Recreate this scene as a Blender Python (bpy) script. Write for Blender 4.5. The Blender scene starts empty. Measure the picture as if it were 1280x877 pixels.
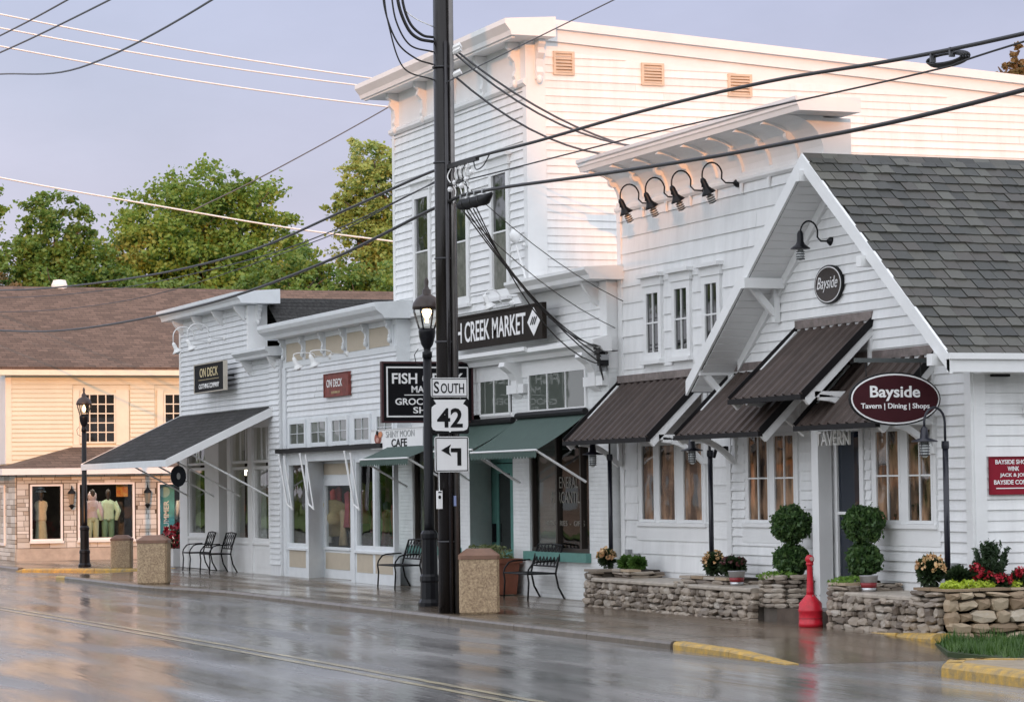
import bpy, bmesh, math, random
import numpy as np
from mathutils import Vector, Matrix

R = math.radians
rng = random.Random(11)
sc = bpy.context.scene
COL = sc.collection

# ------------------------------------------------------------------ camera
cam_d = bpy.data.cameras.new('camera')
cam = bpy.data.objects.new('camera', cam_d)
COL.objects.link(cam)
cam_d.sensor_width = 36.0
cam_d.lens = 98.44
cam_d.clip_end = 3000
cam.matrix_world = Matrix.Translation((0, 0, 2.05)) @ Matrix((((0.359428, 0.049654, 0.931851), (0.933085, -0.005443, -0.359614), (-0.012784, 0.998752, -0.048288)))).to_4x4()
sc.camera = cam

# ------------------------------------------------------------------ light
SUN_EL, SUN_AZ = 8.0, 25.0          # degrees above the horizon, degrees in front of the +X axis
w = bpy.data.worlds.new('World'); sc.world = w; w.use_nodes = True
nt = w.node_tree; nt.nodes.clear()
out = nt.nodes.new('ShaderNodeOutputWorld'); bg = nt.nodes.new('ShaderNodeBackground')
sky = nt.nodes.new('ShaderNodeTexSky'); sky.sky_type = 'NISHITA'; sky.sun_disc = False
sky.sun_elevation = R(SUN_EL); sky.sun_rotation = R(90 + SUN_AZ)
sky.air_density = 1.0; sky.dust_density = 0.6; sky.ozone_density = 3.0
# broken cloud after rain: lavender away from the sun, brighter and whiter towards it
sdir = Vector((math.cos(R(SUN_EL)) * math.cos(R(SUN_AZ)), -math.cos(R(SUN_EL)) * math.sin(R(SUN_AZ)), math.sin(R(SUN_EL))))
L = nt.links.new
tc = nt.nodes.new('ShaderNodeTexCoord'); mp = nt.nodes.new('ShaderNodeMapping')
mp.inputs['Scale'].default_value = (1.0, 1.0, 2.6)
nz = nt.nodes.new('ShaderNodeTexNoise'); nz.inputs['Scale'].default_value = 1.9; nz.inputs['Detail'].default_value = 5
rp = nt.nodes.new('ShaderNodeValToRGB')
rp.color_ramp.elements[0].position = 0.36; rp.color_ramp.elements[0].color = (.78, .78, .78, 1)
rp.color_ramp.elements[1].position = 0.68; rp.color_ramp.elements[1].color = (.98, .98, .98, 1)
dt = nt.nodes.new('ShaderNodeVectorMath'); dt.operation = 'DOT_PRODUCT'; dt.inputs[1].default_value = sdir
gm = nt.nodes.new('ShaderNodeMapRange'); gm.interpolation_type = 'LINEAR'; gm.clamp = True
gm.inputs['From Min'].default_value = -1; gm.inputs['From Max'].default_value = 1; gm.inputs['To Min'].default_value = 0; gm.inputs['To Max'].default_value = 1
pw = nt.nodes.new('ShaderNodeMath'); pw.operation = 'POWER'; pw.inputs[1].default_value = 0.55
cr = nt.nodes.new('ShaderNodeMix'); cr.data_type = 'RGBA'
cr.inputs[6].default_value = (4.0, 4.1, 5.75, 1); cr.inputs[7].default_value = (16.8, 17.2, 18.2, 1)
mx = nt.nodes.new('ShaderNodeMix'); mx.data_type = 'RGBA'
sx = nt.nodes.new('ShaderNodeSeparateXYZ'); el = nt.nodes.new('ShaderNodeMapRange'); el.interpolation_type = 'SMOOTHSTEP'   # paler towards the horizon
el.inputs['From Min'].default_value = 0.02; el.inputs['From Max'].default_value = .30
hz = nt.nodes.new('ShaderNodeMix'); hz.data_type = 'RGBA'; hz.inputs[6].default_value = (4.4, 4.0, 5.1, 1); hz.inputs[7].default_value = (1.5, 1.95, 3.9, 1)
L(tc.outputs['Generated'], sx.inputs[0]); L(sx.outputs['Z'], el.inputs['Value']); L(el.outputs['Result'], hz.inputs[0]); L(hz.outputs[2], cr.inputs[6])
L(tc.outputs['Generated'], dt.inputs[0]); L(dt.outputs['Value'], gm.inputs['Value']); L(gm.outputs['Result'], pw.inputs[0]); L(pw.outputs[0], cr.inputs[0])
n4 = nt.nodes.new('ShaderNodeTexNoise'); n4.inputs['Scale'].default_value = 3.2; n4.inputs['Detail'].default_value = 7; n4.inputs['Roughness'].default_value = .6
r4 = nt.nodes.new('ShaderNodeMapRange'); r4.inputs['From Min'].default_value = .3; r4.inputs['From Max'].default_value = .7; r4.inputs['To Min'].default_value = .88; r4.inputs['To Max'].default_value = 1.10
m4 = nt.nodes.new('ShaderNodeMix'); m4.data_type = 'RGBA'; m4.blend_type = 'MULTIPLY'; m4.inputs[0].default_value = 1
L(mp.outputs['Vector'], n4.inputs['Vector']); L(n4.outputs['Fac'], r4.inputs['Value']); L(r4.outputs['Result'], m4.inputs[7]); L(cr.outputs[2], m4.inputs[6])
L(m4.outputs[2], mx.inputs[7])
L(tc.outputs['Generated'], mp.inputs['Vector']); L(mp.outputs['Vector'], nz.inputs['Vector'])
L(nz.outputs['Fac'], rp.inputs['Fac']); L(rp.outputs['Color'], mx.inputs[0]); L(sky.outputs['Color'], mx.inputs[6])
L(mx.outputs[2], bg.inputs['Color']); bg.inputs['Strength'].default_value = 0.10
L(bg.outputs['Background'], out.inputs['Surface'])

sun_d = bpy.data.lights.new('sun', 'SUN'); sun = bpy.data.objects.new('sun', sun_d); COL.objects.link(sun)
sun_d.energy = 2.0; sun_d.angle = R(0.5); sun_d.color = (1.0, .38, .10)
sun.rotation_euler = (-sdir).to_track_quat('-Z', 'Y').to_euler()
sc.view_settings.view_transform = 'Standard'; sc.view_settings.look = 'None'
sc.view_settings.exposure = 0.32; sc.view_settings.gamma = 1.0

# ------------------------------------------------------------------ materials
MATS = {}
def mat(name, col, rough=.55, metal=0., var=.10, scale=4., bump=0., bscale=40., rnd=0., col2=None, spec=.5, stretch=None, coat=0.):
    if name in MATS: return MATS[name]
    m = bpy.data.materials.new(name); m.use_nodes = True
    t = m.node_tree; n = t.nodes; l = t.links.new; b = n['Principled BSDF']
    b.inputs['Roughness'].default_value = rough; b.inputs['Metallic'].default_value = metal
    b.inputs['Specular IOR Level'].default_value = spec
    if coat: b.inputs['Coat Weight'].default_value = coat; b.inputs['Coat Roughness'].default_value = .08
    tc = n.new('ShaderNodeTexCoord'); mp = n.new('ShaderNodeMapping'); l(tc.outputs['Object'], mp.inputs['Vector'])
    if stretch: mp.inputs['Scale'].default_value = stretch
    nz = n.new('ShaderNodeTexNoise'); nz.inputs['Scale'].default_value = scale; nz.inputs['Detail'].default_value = 6
    nz.inputs['Roughness'].default_value = .65
    l(mp.outputs['Vector'], nz.inputs['Vector'])
    rp = n.new('ShaderNodeValToRGB'); l(nz.outputs['Fac'], rp.inputs['Fac'])
    c2 = col2 if col2 else tuple(c * (1 - var) for c in col)
    c1 = col if col2 else tuple(min(1, c * (1 + var * .6)) for c in col)
    rp.color_ramp.elements[0].position = .32; rp.color_ramp.elements[0].color = (*c2, 1)
    rp.color_ramp.elements[1].position = .68; rp.color_ramp.elements[1].color = (*c1, 1)
    src = rp.outputs['Color']
    if rnd:
        oi = n.new('ShaderNodeObjectInfo'); mr = n.new('ShaderNodeMapRange')
        mr.inputs['To Min'].default_value = 1 - rnd; mr.inputs['To Max'].default_value = 1 + rnd
        l(oi.outputs['Random'], mr.inputs['Value'])
        mm = n.new('ShaderNodeMix'); mm.data_type = 'RGBA'; mm.blend_type = 'MULTIPLY'; mm.inputs[0].default_value = 1
        l(src, mm.inputs[6]); l(mr.outputs['Result'], mm.inputs[7]); src = mm.outputs[2]
    l(src, b.inputs['Base Color'])
    if bump:
        n2 = n.new('ShaderNodeTexNoise'); n2.inputs['Scale'].default_value = bscale; n2.inputs['Detail'].default_value = 4
        l(mp.outputs['Vector'], n2.inputs['Vector'])
        bp = n.new('ShaderNodeBump'); bp.inputs['Strength'].default_value = bump; bp.inputs['Distance'].default_value = .01
        l(n2.outputs['Fac'], bp.inputs['Height']); l(bp.outputs['Normal'], b.inputs['Normal'])
    MATS[name] = m
    return m

def emit(name, col, s):
    if name in MATS: return MATS[name]
    m = bpy.data.materials.new(name); m.use_nodes = True; b = m.node_tree.nodes['Principled BSDF']
    b.inputs['Base Color'].default_value = (.8, .8, .8, 1)
    b.inputs['Emission Color'].default_value = (*col, 1); b.inputs['Emission Strength'].default_value = s
    MATS[name] = m
    return m

def clear_glass(name, tint=(.8, .84, .82), ior=1.6):
    if name in MATS: return MATS[name]
    m = bpy.data.materials.new(name); m.use_nodes = True; t = m.node_tree; n = t.nodes; n.clear(); l = t.links.new
    o = n.new('ShaderNodeOutputMaterial'); mixs = n.new('ShaderNodeMixShader'); fr = n.new('ShaderNodeFresnel')
    tr = n.new('ShaderNodeBsdfTransparent'); gl = n.new('ShaderNodeBsdfGlossy')
    fr.inputs['IOR'].default_value = ior; tr.inputs['Color'].default_value = (*tint, 1); gl.inputs['Roughness'].default_value = .02
    tc = n.new('ShaderNodeTexCoord'); nz = n.new('ShaderNodeTexNoise'); nz.inputs['Scale'].default_value = 1.3
    bp = n.new('ShaderNodeBump'); bp.inputs['Strength'].default_value = .05; bp.inputs['Distance'].default_value = .06
    l(tc.outputs['Object'], nz.inputs['Vector']); l(nz.outputs['Fac'], bp.inputs['Height']); l(bp.outputs['Normal'], gl.inputs['Normal'])
    ge = n.new('ShaderNodeNewGeometry'); mu = n.new('ShaderNodeMath'); mu.operation = 'MULTIPLY'; iv = n.new('ShaderNodeMath'); iv.operation = 'SUBTRACT'; iv.inputs[0].default_value = 1
    l(ge.outputs['Backfacing'], iv.inputs[1]); l(fr.outputs['Fac'], mu.inputs[0]); l(iv.outputs[0], mu.inputs[1])   # one reflection per thin pane
    l(mu.outputs[0], mixs.inputs['Fac']); l(tr.outputs['BSDF'], mixs.inputs[1]); l(gl.outputs['BSDF'], mixs.inputs[2])
    l(mixs.outputs['Shader'], o.inputs['Surface'])
    MATS[name] = m
    return m

def dark_glass(name, col=(.02, .022, .022), ior=1.7):
    if name in MATS: return MATS[name]
    m = bpy.data.materials.new(name); m.use_nodes = True; t = m.node_tree; n = t.nodes; l = t.links.new; b = n['Principled BSDF']
    b.inputs['Base Color'].default_value = (*col, 1); b.inputs['Roughness'].default_value = .03; b.inputs['IOR'].default_value = ior
    tc = n.new('ShaderNodeTexCoord'); nz = n.new('ShaderNodeTexNoise'); nz.inputs['Scale'].default_value = 1.1
    bp = n.new('ShaderNodeBump'); bp.inputs['Strength'].default_value = .08; bp.inputs['Distance'].default_value = .08
    l(tc.outputs['Object'], nz.inputs['Vector']); l(nz.outputs['Fac'], bp.inputs['Height']); l(bp.outputs['Normal'], b.inputs['Normal'])
    MATS[name] = m
    return m

def ramp_mat(name, stops, rough=.8, scale=2., rnd_mix=1., bump=.3, bscale=30., coat=0.):
    """colour picked per object from a ramp (stones, slates), plus grain"""
    if name in MATS: return MATS[name]
    m = bpy.data.materials.new(name); m.use_nodes = True; t = m.node_tree; n = t.nodes; l = t.links.new; b = n['Principled BSDF']
    b.inputs['Roughness'].default_value = rough
    if coat: b.inputs['Coat Weight'].default_value = coat; b.inputs['Coat Roughness'].default_value = .2
    oi = n.new('ShaderNodeObjectInfo'); tc = n.new('ShaderNodeTexCoord'); nz = n.new('ShaderNodeTexNoise')
    nz.inputs['Scale'].default_value = scale; nz.inputs['Detail'].default_value = 6
    l(tc.outputs['Object'], nz.inputs['Vector'])
    ad = n.new('ShaderNodeMath'); ad.operation = 'MULTIPLY_ADD'; ad.inputs[1].default_value = .35
    l(nz.outputs['Fac'], ad.inputs[0])
    ms = n.new('ShaderNodeMath'); ms.operation = 'MULTIPLY_ADD'; ms.inputs[1].default_value = rnd_mix; ms.inputs[2].default_value = -.17
    l(oi.outputs['Random'], ms.inputs[0]); l(ms.outputs[0], ad.inputs[2])
    rp = n.new('ShaderNodeValToRGB'); l(ad.outputs[0], rp.inputs['Fac'])
    el = rp.color_ramp.elements
    while len(el) < len(stops): el.new(.5)
    for e, (p, c) in zip(el, stops): e.position = p; e.color = (*c, 1)
    l(rp.outputs['Color'], b.inputs['Base Color'])
    n2 = n.new('ShaderNodeTexNoise'); n2.inputs['Scale'].default_value = bscale; n2.inputs['Detail'].default_value = 5
    l(tc.outputs['Object'], n2.inputs['Vector'])
    bp = n.new('ShaderNodeBump'); bp.inputs['Strength'].default_value = bump; bp.inputs['Distance'].default_value = .012
    l(n2.outputs['Fac'], bp.inputs['Height']); l(bp.outputs['Normal'], b.inputs['Normal'])
    MATS[name] = m
    return m

def wet_mat(name, col, col2, scale, r0, r1, rscale, bump, bstretch, ruts=0.):
    """wet paving: dark base, water film of uneven gloss, fine ripples"""
    m = bpy.data.materials.new(name); m.use_nodes = True; t = m.node_tree; n = t.nodes; l = t.links.new; b = n['Principled BSDF']
    ge = n.new('ShaderNodeNewGeometry')
    nz = n.new('ShaderNodeTexNoise'); nz.inputs['Scale'].default_value = scale; nz.inputs['Detail'].default_value = 8
    l(ge.outputs['Position'], nz.inputs['Vector'])
    ms = n.new('ShaderNodeMapping'); ms.inputs['Scale'].default_value = (.22, 1.3, 1); l(ge.outputs['Position'], ms.inputs['Vector']); l(ms.outputs['Vector'], nz.inputs['Vector'])
    rp = n.new('ShaderNodeValToRGB'); l(nz.outputs['Fac'], rp.inputs['Fac'])
    rp.color_ramp.elements[0].position = .35; rp.color_ramp.elements[0].color = (*col2, 1)
    rp.color_ramp.elements[1].position = .65; rp.color_ramp.elements[1].color = (*col, 1)
    l(rp.outputs['Color'], b.inputs['Base Color'])
    mp = n.new('ShaderNodeMapping'); mp.inputs['Scale'].default_value = (.16, 1, 1); l(ge.outputs['Position'], mp.inputs['Vector'])
    n2 = n.new('ShaderNodeTexNoise'); n2.inputs['Scale'].default_value = rscale; n2.inputs['Detail'].default_value = 5
    l(mp.outputs['Vector'], n2.inputs['Vector'])
    r2 = n.new('ShaderNodeMapRange'); r2.inputs['From Min'].default_value = .36; r2.inputs['From Max'].default_value = .66
    r2.inputs['To Min'].default_value = r0; r2.inputs['To Max'].default_value = r1
    l(n2.outputs['Fac'], r2.inputs['Value']); l(r2.outputs['Result'], b.inputs['Roughness'])
    n3 = n.new('ShaderNodeTexNoise'); n3.inputs['Scale'].default_value = 9; n3.inputs['Detail'].default_value = 3
    m3 = n.new('ShaderNodeMapping'); m3.inputs['Scale'].default_value = bstretch
    l(ge.outputs['Position'], m3.inputs['Vector']); l(m3.outputs['Vector'], n3.inputs['Vector'])
    bp = n.new('ShaderNodeBump'); bp.inputs['Strength'].default_value = bump; bp.inputs['Distance'].default_value = .01
    l(n3.outputs['Fac'], bp.inputs['Height']); l(bp.outputs['Normal'], b.inputs['Normal'])
    if ruts:       # shallow wheel ruts along the street, broken by patches
        mr = n.new('ShaderNodeMapping'); mr.inputs['Scale'].default_value = (.07, 1.15, 1); l(ge.outputs['Position'], mr.inputs['Vector'])
        nr = n.new('ShaderNodeTexNoise'); nr.inputs['Scale'].default_value = 1.0; nr.inputs['Detail'].default_value = 4; nr.inputs['Roughness'].default_value = .55; l(mr.outputs['Vector'], nr.inputs['Vector'])
        b2 = n.new('ShaderNodeBump'); b2.inputs['Strength'].default_value = 1.0; b2.inputs['Distance'].default_value = ruts; l(nr.outputs['Fac'], b2.inputs['Height']); l(b2.outputs['Normal'], bp.inputs['Normal'])
        ag = n.new('ShaderNodeTexNoise'); ag.inputs['Scale'].default_value = 55; ag.inputs['Detail'].default_value = 2; l(ge.outputs['Position'], ag.inputs['Vector'])
        b3 = n.new('ShaderNodeBump'); b3.inputs['Strength'].default_value = .18; b3.inputs['Distance'].default_value = .004; l(ag.outputs['Fac'], b3.inputs['Height']); l(bp.outputs['Normal'], b3.inputs['Normal']); l(b3.outputs['Normal'], b.inputs['Normal'])
    b.inputs['IOR'].default_value = 1.45
    MATS[name] = m
    return m

WHITE = mat('white_paint', (.78, .79, .79), .5, var=.06, scale=1.2)
WHITE_B = mat('white_clapboard_paint', (.78, .79, .79), .5, var=.085, scale=2.2, rnd=.04, stretch=(2.2, 2.2, .35), bump=.04, bscale=5)
GREYW = mat('pale_grey_clapboard_paint', (.69, .71, .725), .5, var=.09, scale=2.2, rnd=.04, stretch=(2.2, 2.2, .35), bump=.04, bscale=5)
TRIMG = mat('pale_blue_grey_trim', (.68, .71, .73), .5, var=.06)
TAN = mat('tan_panel_paint', (.47, .41, .32), .6, var=.06)
YELLOW = mat('cream_yellow_paint', (.70, .68, .54), .6, var=.06, scale=1.)
CREAM = mat('cream_trim_paint', (.80, .74, .60), .55, var=.05)
TEAL = mat('teal_paint', (.10, .25, .22), .45, var=.15, scale=8)
GREEN_CANVAS = mat('green_canvas', (.05, .088, .074), .7, var=.35, scale=6, bump=.2, stretch=(6, 1, 1))
BLACK = mat('black_gloss_paint', (.007, .0075, .010), .28, var=.2, scale=10, spec=.22)
BLACKM = mat('black_matt_paint', (.009, .009, .010), .55, var=.2, spec=.25)
POLEM = mat('wet_creosote_pole', (.010, .0075, .007), .2, var=.5, scale=5, bump=.25, bscale=14, stretch=(8, 8, .4), spec=.35)
BRONZE = mat('dark_bronze_metal', (.066, .049, .042), .5, metal=.0, var=.25, scale=3, rnd=.10, spec=.25)
DARKBR = mat('dark_bronze_edge', (.012, .011, .012), .6, var=.2, spec=.2)
MAROON = mat('maroon_sign_paint', (.048, .010, .014), .6, var=.12, spec=.15)
REDSIGN = mat('red_sign_board', (.25, .010, .026), .6, var=.08, spec=.2)
OXRED = mat('weathered_red_sign', (.20, .045, .035), .6, var=.4, scale=9)
WSIGN = mat('white_sign_face', (.82, .82, .82), .4, var=.03)
LETTER = mat('white_letter_paint', (.86, .86, .86), .5, var=.03)
GOLD = mat('pale_gold_letter', (.62, .52, .30), .4, var=.08)
BLACKL = mat('black_letter', (.010, .010, .011), .6, var=.1, spec=.15)
BLACKS = mat('black_sign_paint', (.008, .008, .010), .6, var=.15, spec=.12)
GREYL = mat('grey_letter', (.35, .36, .36), .5, var=.1)
ASPH_SH = mat('charcoal_shingle', (.046, .046, .045), .9, var=.55, scale=5, bump=.6, bscale=16, stretch=(1, 3, 3), spec=.25)
BROWN_SH = mat('brown_shingle', (.19, .13, .098), .9, var=.25, scale=9, bump=.5, bscale=18, col2=(.10, .07, .054), stretch=(1, 1, 6))
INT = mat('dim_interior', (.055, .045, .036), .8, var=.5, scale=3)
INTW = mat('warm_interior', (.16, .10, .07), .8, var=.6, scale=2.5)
CURTAIN = mat('pale_curtain', (.36, .36, .33), .8, var=.2, scale=6)
TERRA = mat('terracotta_box', (.20, .065, .035), .6, var=.25)
GALV = mat('galvanised_metal', (.52, .53, .55), .32, metal=.8, var=.2, scale=8)
REDP = mat('red_plastic', (.56, .012, .03), .38, var=.22, scale=14)
GREYBOX = mat('grey_utility_box', (.33, .34, .35), .5, var=.12)
LEDGE = mat('wet_ledge_stone', (.42, .37, .31), .4, var=.3, scale=6, bump=.3)
MORTAR = mat('dark_mortar', (.10, .085, .07), .9, var=.3)
AGG = mat('exposed_aggregate', (.58, .44, .28), .75, col2=(.20, .13, .08), scale=34, bump=.9, bscale=40)
BINLID = mat('brown_bin_lid', (.21, .115, .075), .5, var=.2)
KERB = mat('wet_kerb_concrete', (.15, .125, .10), .3, var=.35, scale=5, bump=.4, bscale=20)
YKERB = mat('worn_yellow_kerb_paint', (.60, .36, .05), .45, col2=(.25, .19, .10), scale=9, bump=.5)
SOIL = mat('dark_soil', (.03, .022, .015), .9)
def shingle_courses(m, ax, row, wdt):
    t = m.node_tree; n = t.nodes; l = t.links.new; b = n['Principled BSDF']; src = b.inputs['Base Color'].links[0].from_socket
    tc = n.new('ShaderNodeTexCoord'); sp = n.new('ShaderNodeSeparateXYZ'); cb = n.new('ShaderNodeCombineXYZ'); l(tc.outputs['Object'], sp.inputs[0])
    l(sp.outputs[ax], cb.inputs['X']); l(sp.outputs['Z'], cb.inputs['Y']); br = n.new('ShaderNodeTexBrick'); br.inputs['Scale'].default_value = 1
    br.inputs['Brick Width'].default_value = wdt; br.inputs['Row Height'].default_value = row; br.inputs['Mortar Size'].default_value = row * .10; br.inputs['Mortar Smooth'].default_value = .3
    br.inputs['Color1'].default_value = (.72, .70, .68, 1); br.inputs['Color2'].default_value = (1.18, 1.16, 1.15, 1); br.inputs['Mortar'].default_value = (.40, .38, .37, 1); br.inputs['Bias'].default_value = -.1
    l(cb.outputs[0], br.inputs['Vector']); mm = n.new('ShaderNodeMix'); mm.data_type = 'RGBA'; mm.blend_type = 'MULTIPLY'; mm.inputs[0].default_value = 1
    l(src, mm.inputs[6]); l(br.outputs['Color'], mm.inputs[7]); l(mm.outputs[2], b.inputs['Base Color'])
shingle_courses(BROWN_SH, 'Y', .075, .33); shingle_courses(ASPH_SH, 'X', .085, .33)
GLASS_D = dark_glass('dark_window_glass')
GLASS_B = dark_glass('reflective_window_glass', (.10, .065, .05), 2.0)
def warm_glow_noise(m):
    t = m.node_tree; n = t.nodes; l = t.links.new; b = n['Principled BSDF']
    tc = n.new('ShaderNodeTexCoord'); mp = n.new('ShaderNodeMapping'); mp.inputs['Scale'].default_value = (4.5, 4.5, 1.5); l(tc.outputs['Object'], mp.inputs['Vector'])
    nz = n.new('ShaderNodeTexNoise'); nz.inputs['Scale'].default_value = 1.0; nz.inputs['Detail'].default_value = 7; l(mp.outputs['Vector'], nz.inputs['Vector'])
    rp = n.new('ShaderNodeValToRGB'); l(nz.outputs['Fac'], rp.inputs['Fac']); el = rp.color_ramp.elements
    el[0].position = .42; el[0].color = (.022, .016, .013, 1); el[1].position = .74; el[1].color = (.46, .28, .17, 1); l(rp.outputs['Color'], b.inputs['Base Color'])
warm_glow_noise(GLASS_B)       # curtain-like pattern with warm reflected light painted into the tavern glass colour
GLASS_G = dark_glass('grey_transom_glass', (.10, .115, .10), 1.6)
GLASS_C = clear_glass('clear_shop_glass', (.93, .95, .94), ior=1.75)
GLASS_L = clear_glass('lantern_glass', (.9, .9, .88), 1.3)
BULB = emit('lit_lamp', (1.0, .60, .24), 11.)
BULBF = emit('faint_lamp', (1.0, .66, .30), 5.)
BULBW = emit('shop_light', (1.0, .85, .6), 5.)
SLATE = ramp_mat('roof_slate', [(0, (.030, .030, .025)), (.3, (.046, .048, .040)), (.55, (.062, .055, .045)), (.75, (.070, .068, .054)), (1, (.10, .10, .083))], .55, 3., .95, .5, 14, coat=.08)
STONE = ramp_mat('field_stone', [(0, (.13, .10, .075)), (.3, (.24, .20, .16)), (.6, (.34, .28, .22)), (.85, (.40, .35, .29)), (1, (.46, .44, .41))], .6, 5., .9, .5, 22, coat=.15)
STONE2 = ramp_mat('gold_field_stone', [(0, (.22, .15, .09)), (.4, (.36, .27, .18)), (.8, (.46, .37, .26)), (1, (.52, .46, .38))], .6, 5., .9, .5, 22)
STONE3 = ramp_mat('tan_ashlar', [(0, (.36, .34, .30)), (.35, (.47, .48, .45)), (.8, (.57, .59, .57)), (1, (.64, .66, .64))], .8, 3., .95, .3, 14)
BRICKW = mat('white_painted_brick', (.72, .74, .74), .6, var=.1, scale=3)
def brick_bump(m):
    t = m.node_tree; n = t.nodes; l = t.links.new; b = n['Principled BSDF']
    tc = n.new('ShaderNodeTexCoord'); mp = n.new('ShaderNodeMapping'); mp.inputs['Rotation'].default_value = (R(90), 0, 0)
    br = n.new('ShaderNodeTexBrick'); br.inputs['Scale'].default_value = 1.0; br.inputs['Brick Width'].default_value = .22
    br.inputs['Row Height'].default_value = .072; br.inputs['Mortar Size'].default_value = .006
    l(tc.outputs['Object'], mp.inputs['Vector']); l(mp.outputs['Vector'], br.inputs['Vector'])
    bp = n.new('ShaderNodeBump'); bp.inputs['Strength'].default_value = .8; bp.inputs['Distance'].default_value = .012; bp.invert = True
    l(br.outputs['Fac'], bp.inputs['Height']); l(bp.outputs['Normal'], b.inputs['Normal'])
brick_bump(BRICKW)
ROAD = wet_mat('wet_asphalt', (.26, .255, .25), (.14, .136, .132), .7, .025, .32, 1.1, .20, (.30, 2.6, 1), ruts=.035)
WALK = wet_mat('wet_concrete', (.185, .142, .105), (.10, .078, .056), 1.1, .05, .32, 1.4, .30, (1, 2.4, 1))
EARTH = mat('wet_earth_and_turf', (.06, .07, .03), .9, var=.4, scale=.3)
LANEY = mat('faded_yellow_lane_paint', (.52, .45, .28), .22, col2=(.17, .16, .145), scale=2.2, stretch=(.5, 5, 1))

# ------------------------------------------------------------------ mesh helpers
ORI = {}           # object name -> world origin of its thing
def unit(v): v = Vector(v); v.normalize(); return v

class MB:
    def __init__(s): s.v = []; s.f = []
    def add(s, vs, fs):
        o = len(s.v); s.v += [tuple(v) for v in vs]; s.f += [tuple(i + o for i in f) for f in fs]; return s
    def box(s, x0, x1, y0, y1, z0, z1):
        return s.add([(x0, y0, z0), (x1, y0, z0), (x1, y1, z0), (x0, y1, z0), (x0, y0, z1), (x1, y0, z1), (x1, y1, z1), (x0, y1, z1)],
                     [(0, 3, 2, 1), (4, 5, 6, 7), (0, 1, 5, 4), (1, 2, 6, 5), (2, 3, 7, 6), (3, 0, 4, 7)])
    def prism(s, pts, vec):
        n = len(pts); vec = Vector(vec); a = [Vector(p) for p in pts]; b = [p + vec for p in a]
        fs = [tuple(range(n)), tuple(range(2 * n - 1, n - 1, -1))] + [(i, (i + 1) % n, n + (i + 1) % n, n + i) for i in range(n)]
        return s.add(a + b, fs)
    def hexa(s, a, b):       # two quads joined
        return s.add(list(a) + list(b), [(0, 1, 2, 3), (7, 6, 5, 4)] + [(i, (i + 1) % 4, 4 + (i + 1) % 4, 4 + i) for i in range(4)])
    def beam(s, p, q, w, h, up=(0, 0, 1)):
        p = Vector(p); q = Vector(q); d = (q - p).normalized(); u = Vector(up)
        a = d.cross(u)
        if a.length < 1e-4: a = d.cross(Vector((1, 0, 0)))
        a.normalize(); c = a.cross(d).normalized()
        o = [a * w / 2 + c * h / 2, -a * w / 2 + c * h / 2, -a * w / 2 - c * h / 2, a * w / 2 - c * h / 2]
        return s.hexa([p + i for i in o], [q + i for i in o])
    def tube(s, pts, r, n=8, cap=True):
        pts = [Vector(p) for p in pts]; m = len(pts); rs = r if isinstance(r, (list, tuple)) else [r] * m
        o = len(s.v); pa = None
        for i, p in enumerate(pts):
            d = (pts[min(i + 1, m - 1)] - pts[max(i - 1, 0)])
            d = d.normalized() if d.length > 1e-9 else Vector((0, 0, 1))
            if pa is None:
                a = d.cross(Vector((0, 0, 1)));  a = a if a.length > 1e-3 else d.cross(Vector((1, 0, 0)))
            else: a = pa - d * pa.dot(d)
            a.normalize(); pa = a; b = d.cross(a)
            for k in range(n):
                t = 2 * math.pi * k / n; s.v.append(tuple(p + (a * math.cos(t) + b * math.sin(t)) * rs[i]))
        for i in range(m - 1):
            for k in range(n):
                k2 = (k + 1) % n; s.f.append((o + i * n + k, o + i * n + k2, o + (i + 1) * n + k2, o + (i + 1) * n + k))
        if cap:
            s.f.append(tuple(o + k for k in range(n - 1, -1, -1))); s.f.append(tuple(o + (m - 1) * n + k for k in range(n)))
        return s
    def lathe(s, prof, cx, cy, n=16, sx=1., sy=1., rot=0.):
        o = len(s.v); m = len(prof)
        for r, z in prof:
            for k in range(n):
                t = 2 * math.pi * (k + .5) / n + rot; s.v.append((cx + r * sx * math.cos(t), cy + r * sy * math.sin(t), z))
        for i in range(m - 1):
            for k in range(n):
                k2 = (k + 1) % n; s.f.append((o + i * n + k, o + i * n + k2, o + (i + 1) * n + k2, o + (i + 1) * n + k))
        s.f.append(tuple(o + k for k in range(n - 1, -1, -1))); s.f.append(tuple(o + (m - 1) * n + k for k in range(n)))
        return s
    def ball(s, c, r, n=10, m=6, sx=1., sy=1., sz=1.):
        pr = [(max(1e-3, math.sin(math.pi * i / m)) * r, c[2] - math.cos(math.pi * i / m) * r * sz) for i in range(m + 1)]
        return s.lathe(pr, c[0], c[1], n, sx, sy)
    def mesh(s, name, m, org=(0, 0, 0), smooth=False, fix=True):
        me = bpy.data.meshes.new(name)
        ox, oy, oz = org
        me.from_pydata([(x - ox, y - oy, z - oz) for x, y, z in s.v], [], s.f)
        if fix:
            bm = bmesh.new(); bm.from_mesh(me); bmesh.ops.recalc_face_normals(bm, faces=bm.faces); bm.to_mesh(me); bm.free()
        if m: me.materials.append(m)
        if smooth:
            for p in me.polygons: p.use_smooth = True
        return me
    def build(s, name, m, parent=None, label=None, smooth=False, kind=None, loc=None):
        org = ORI[parent.name] if parent else Vector(loc or (0, 0, 0))
        o = bpy.data.objects.new(name, s.mesh(name, m, org, smooth)); COL.objects.link(o)
        if parent: o.parent = parent
        else: o.location = org
        ORI[o.name] = Vector(org)
        if label: o['label'] = label
        if kind: o['kind'] = kind
        return o

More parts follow.
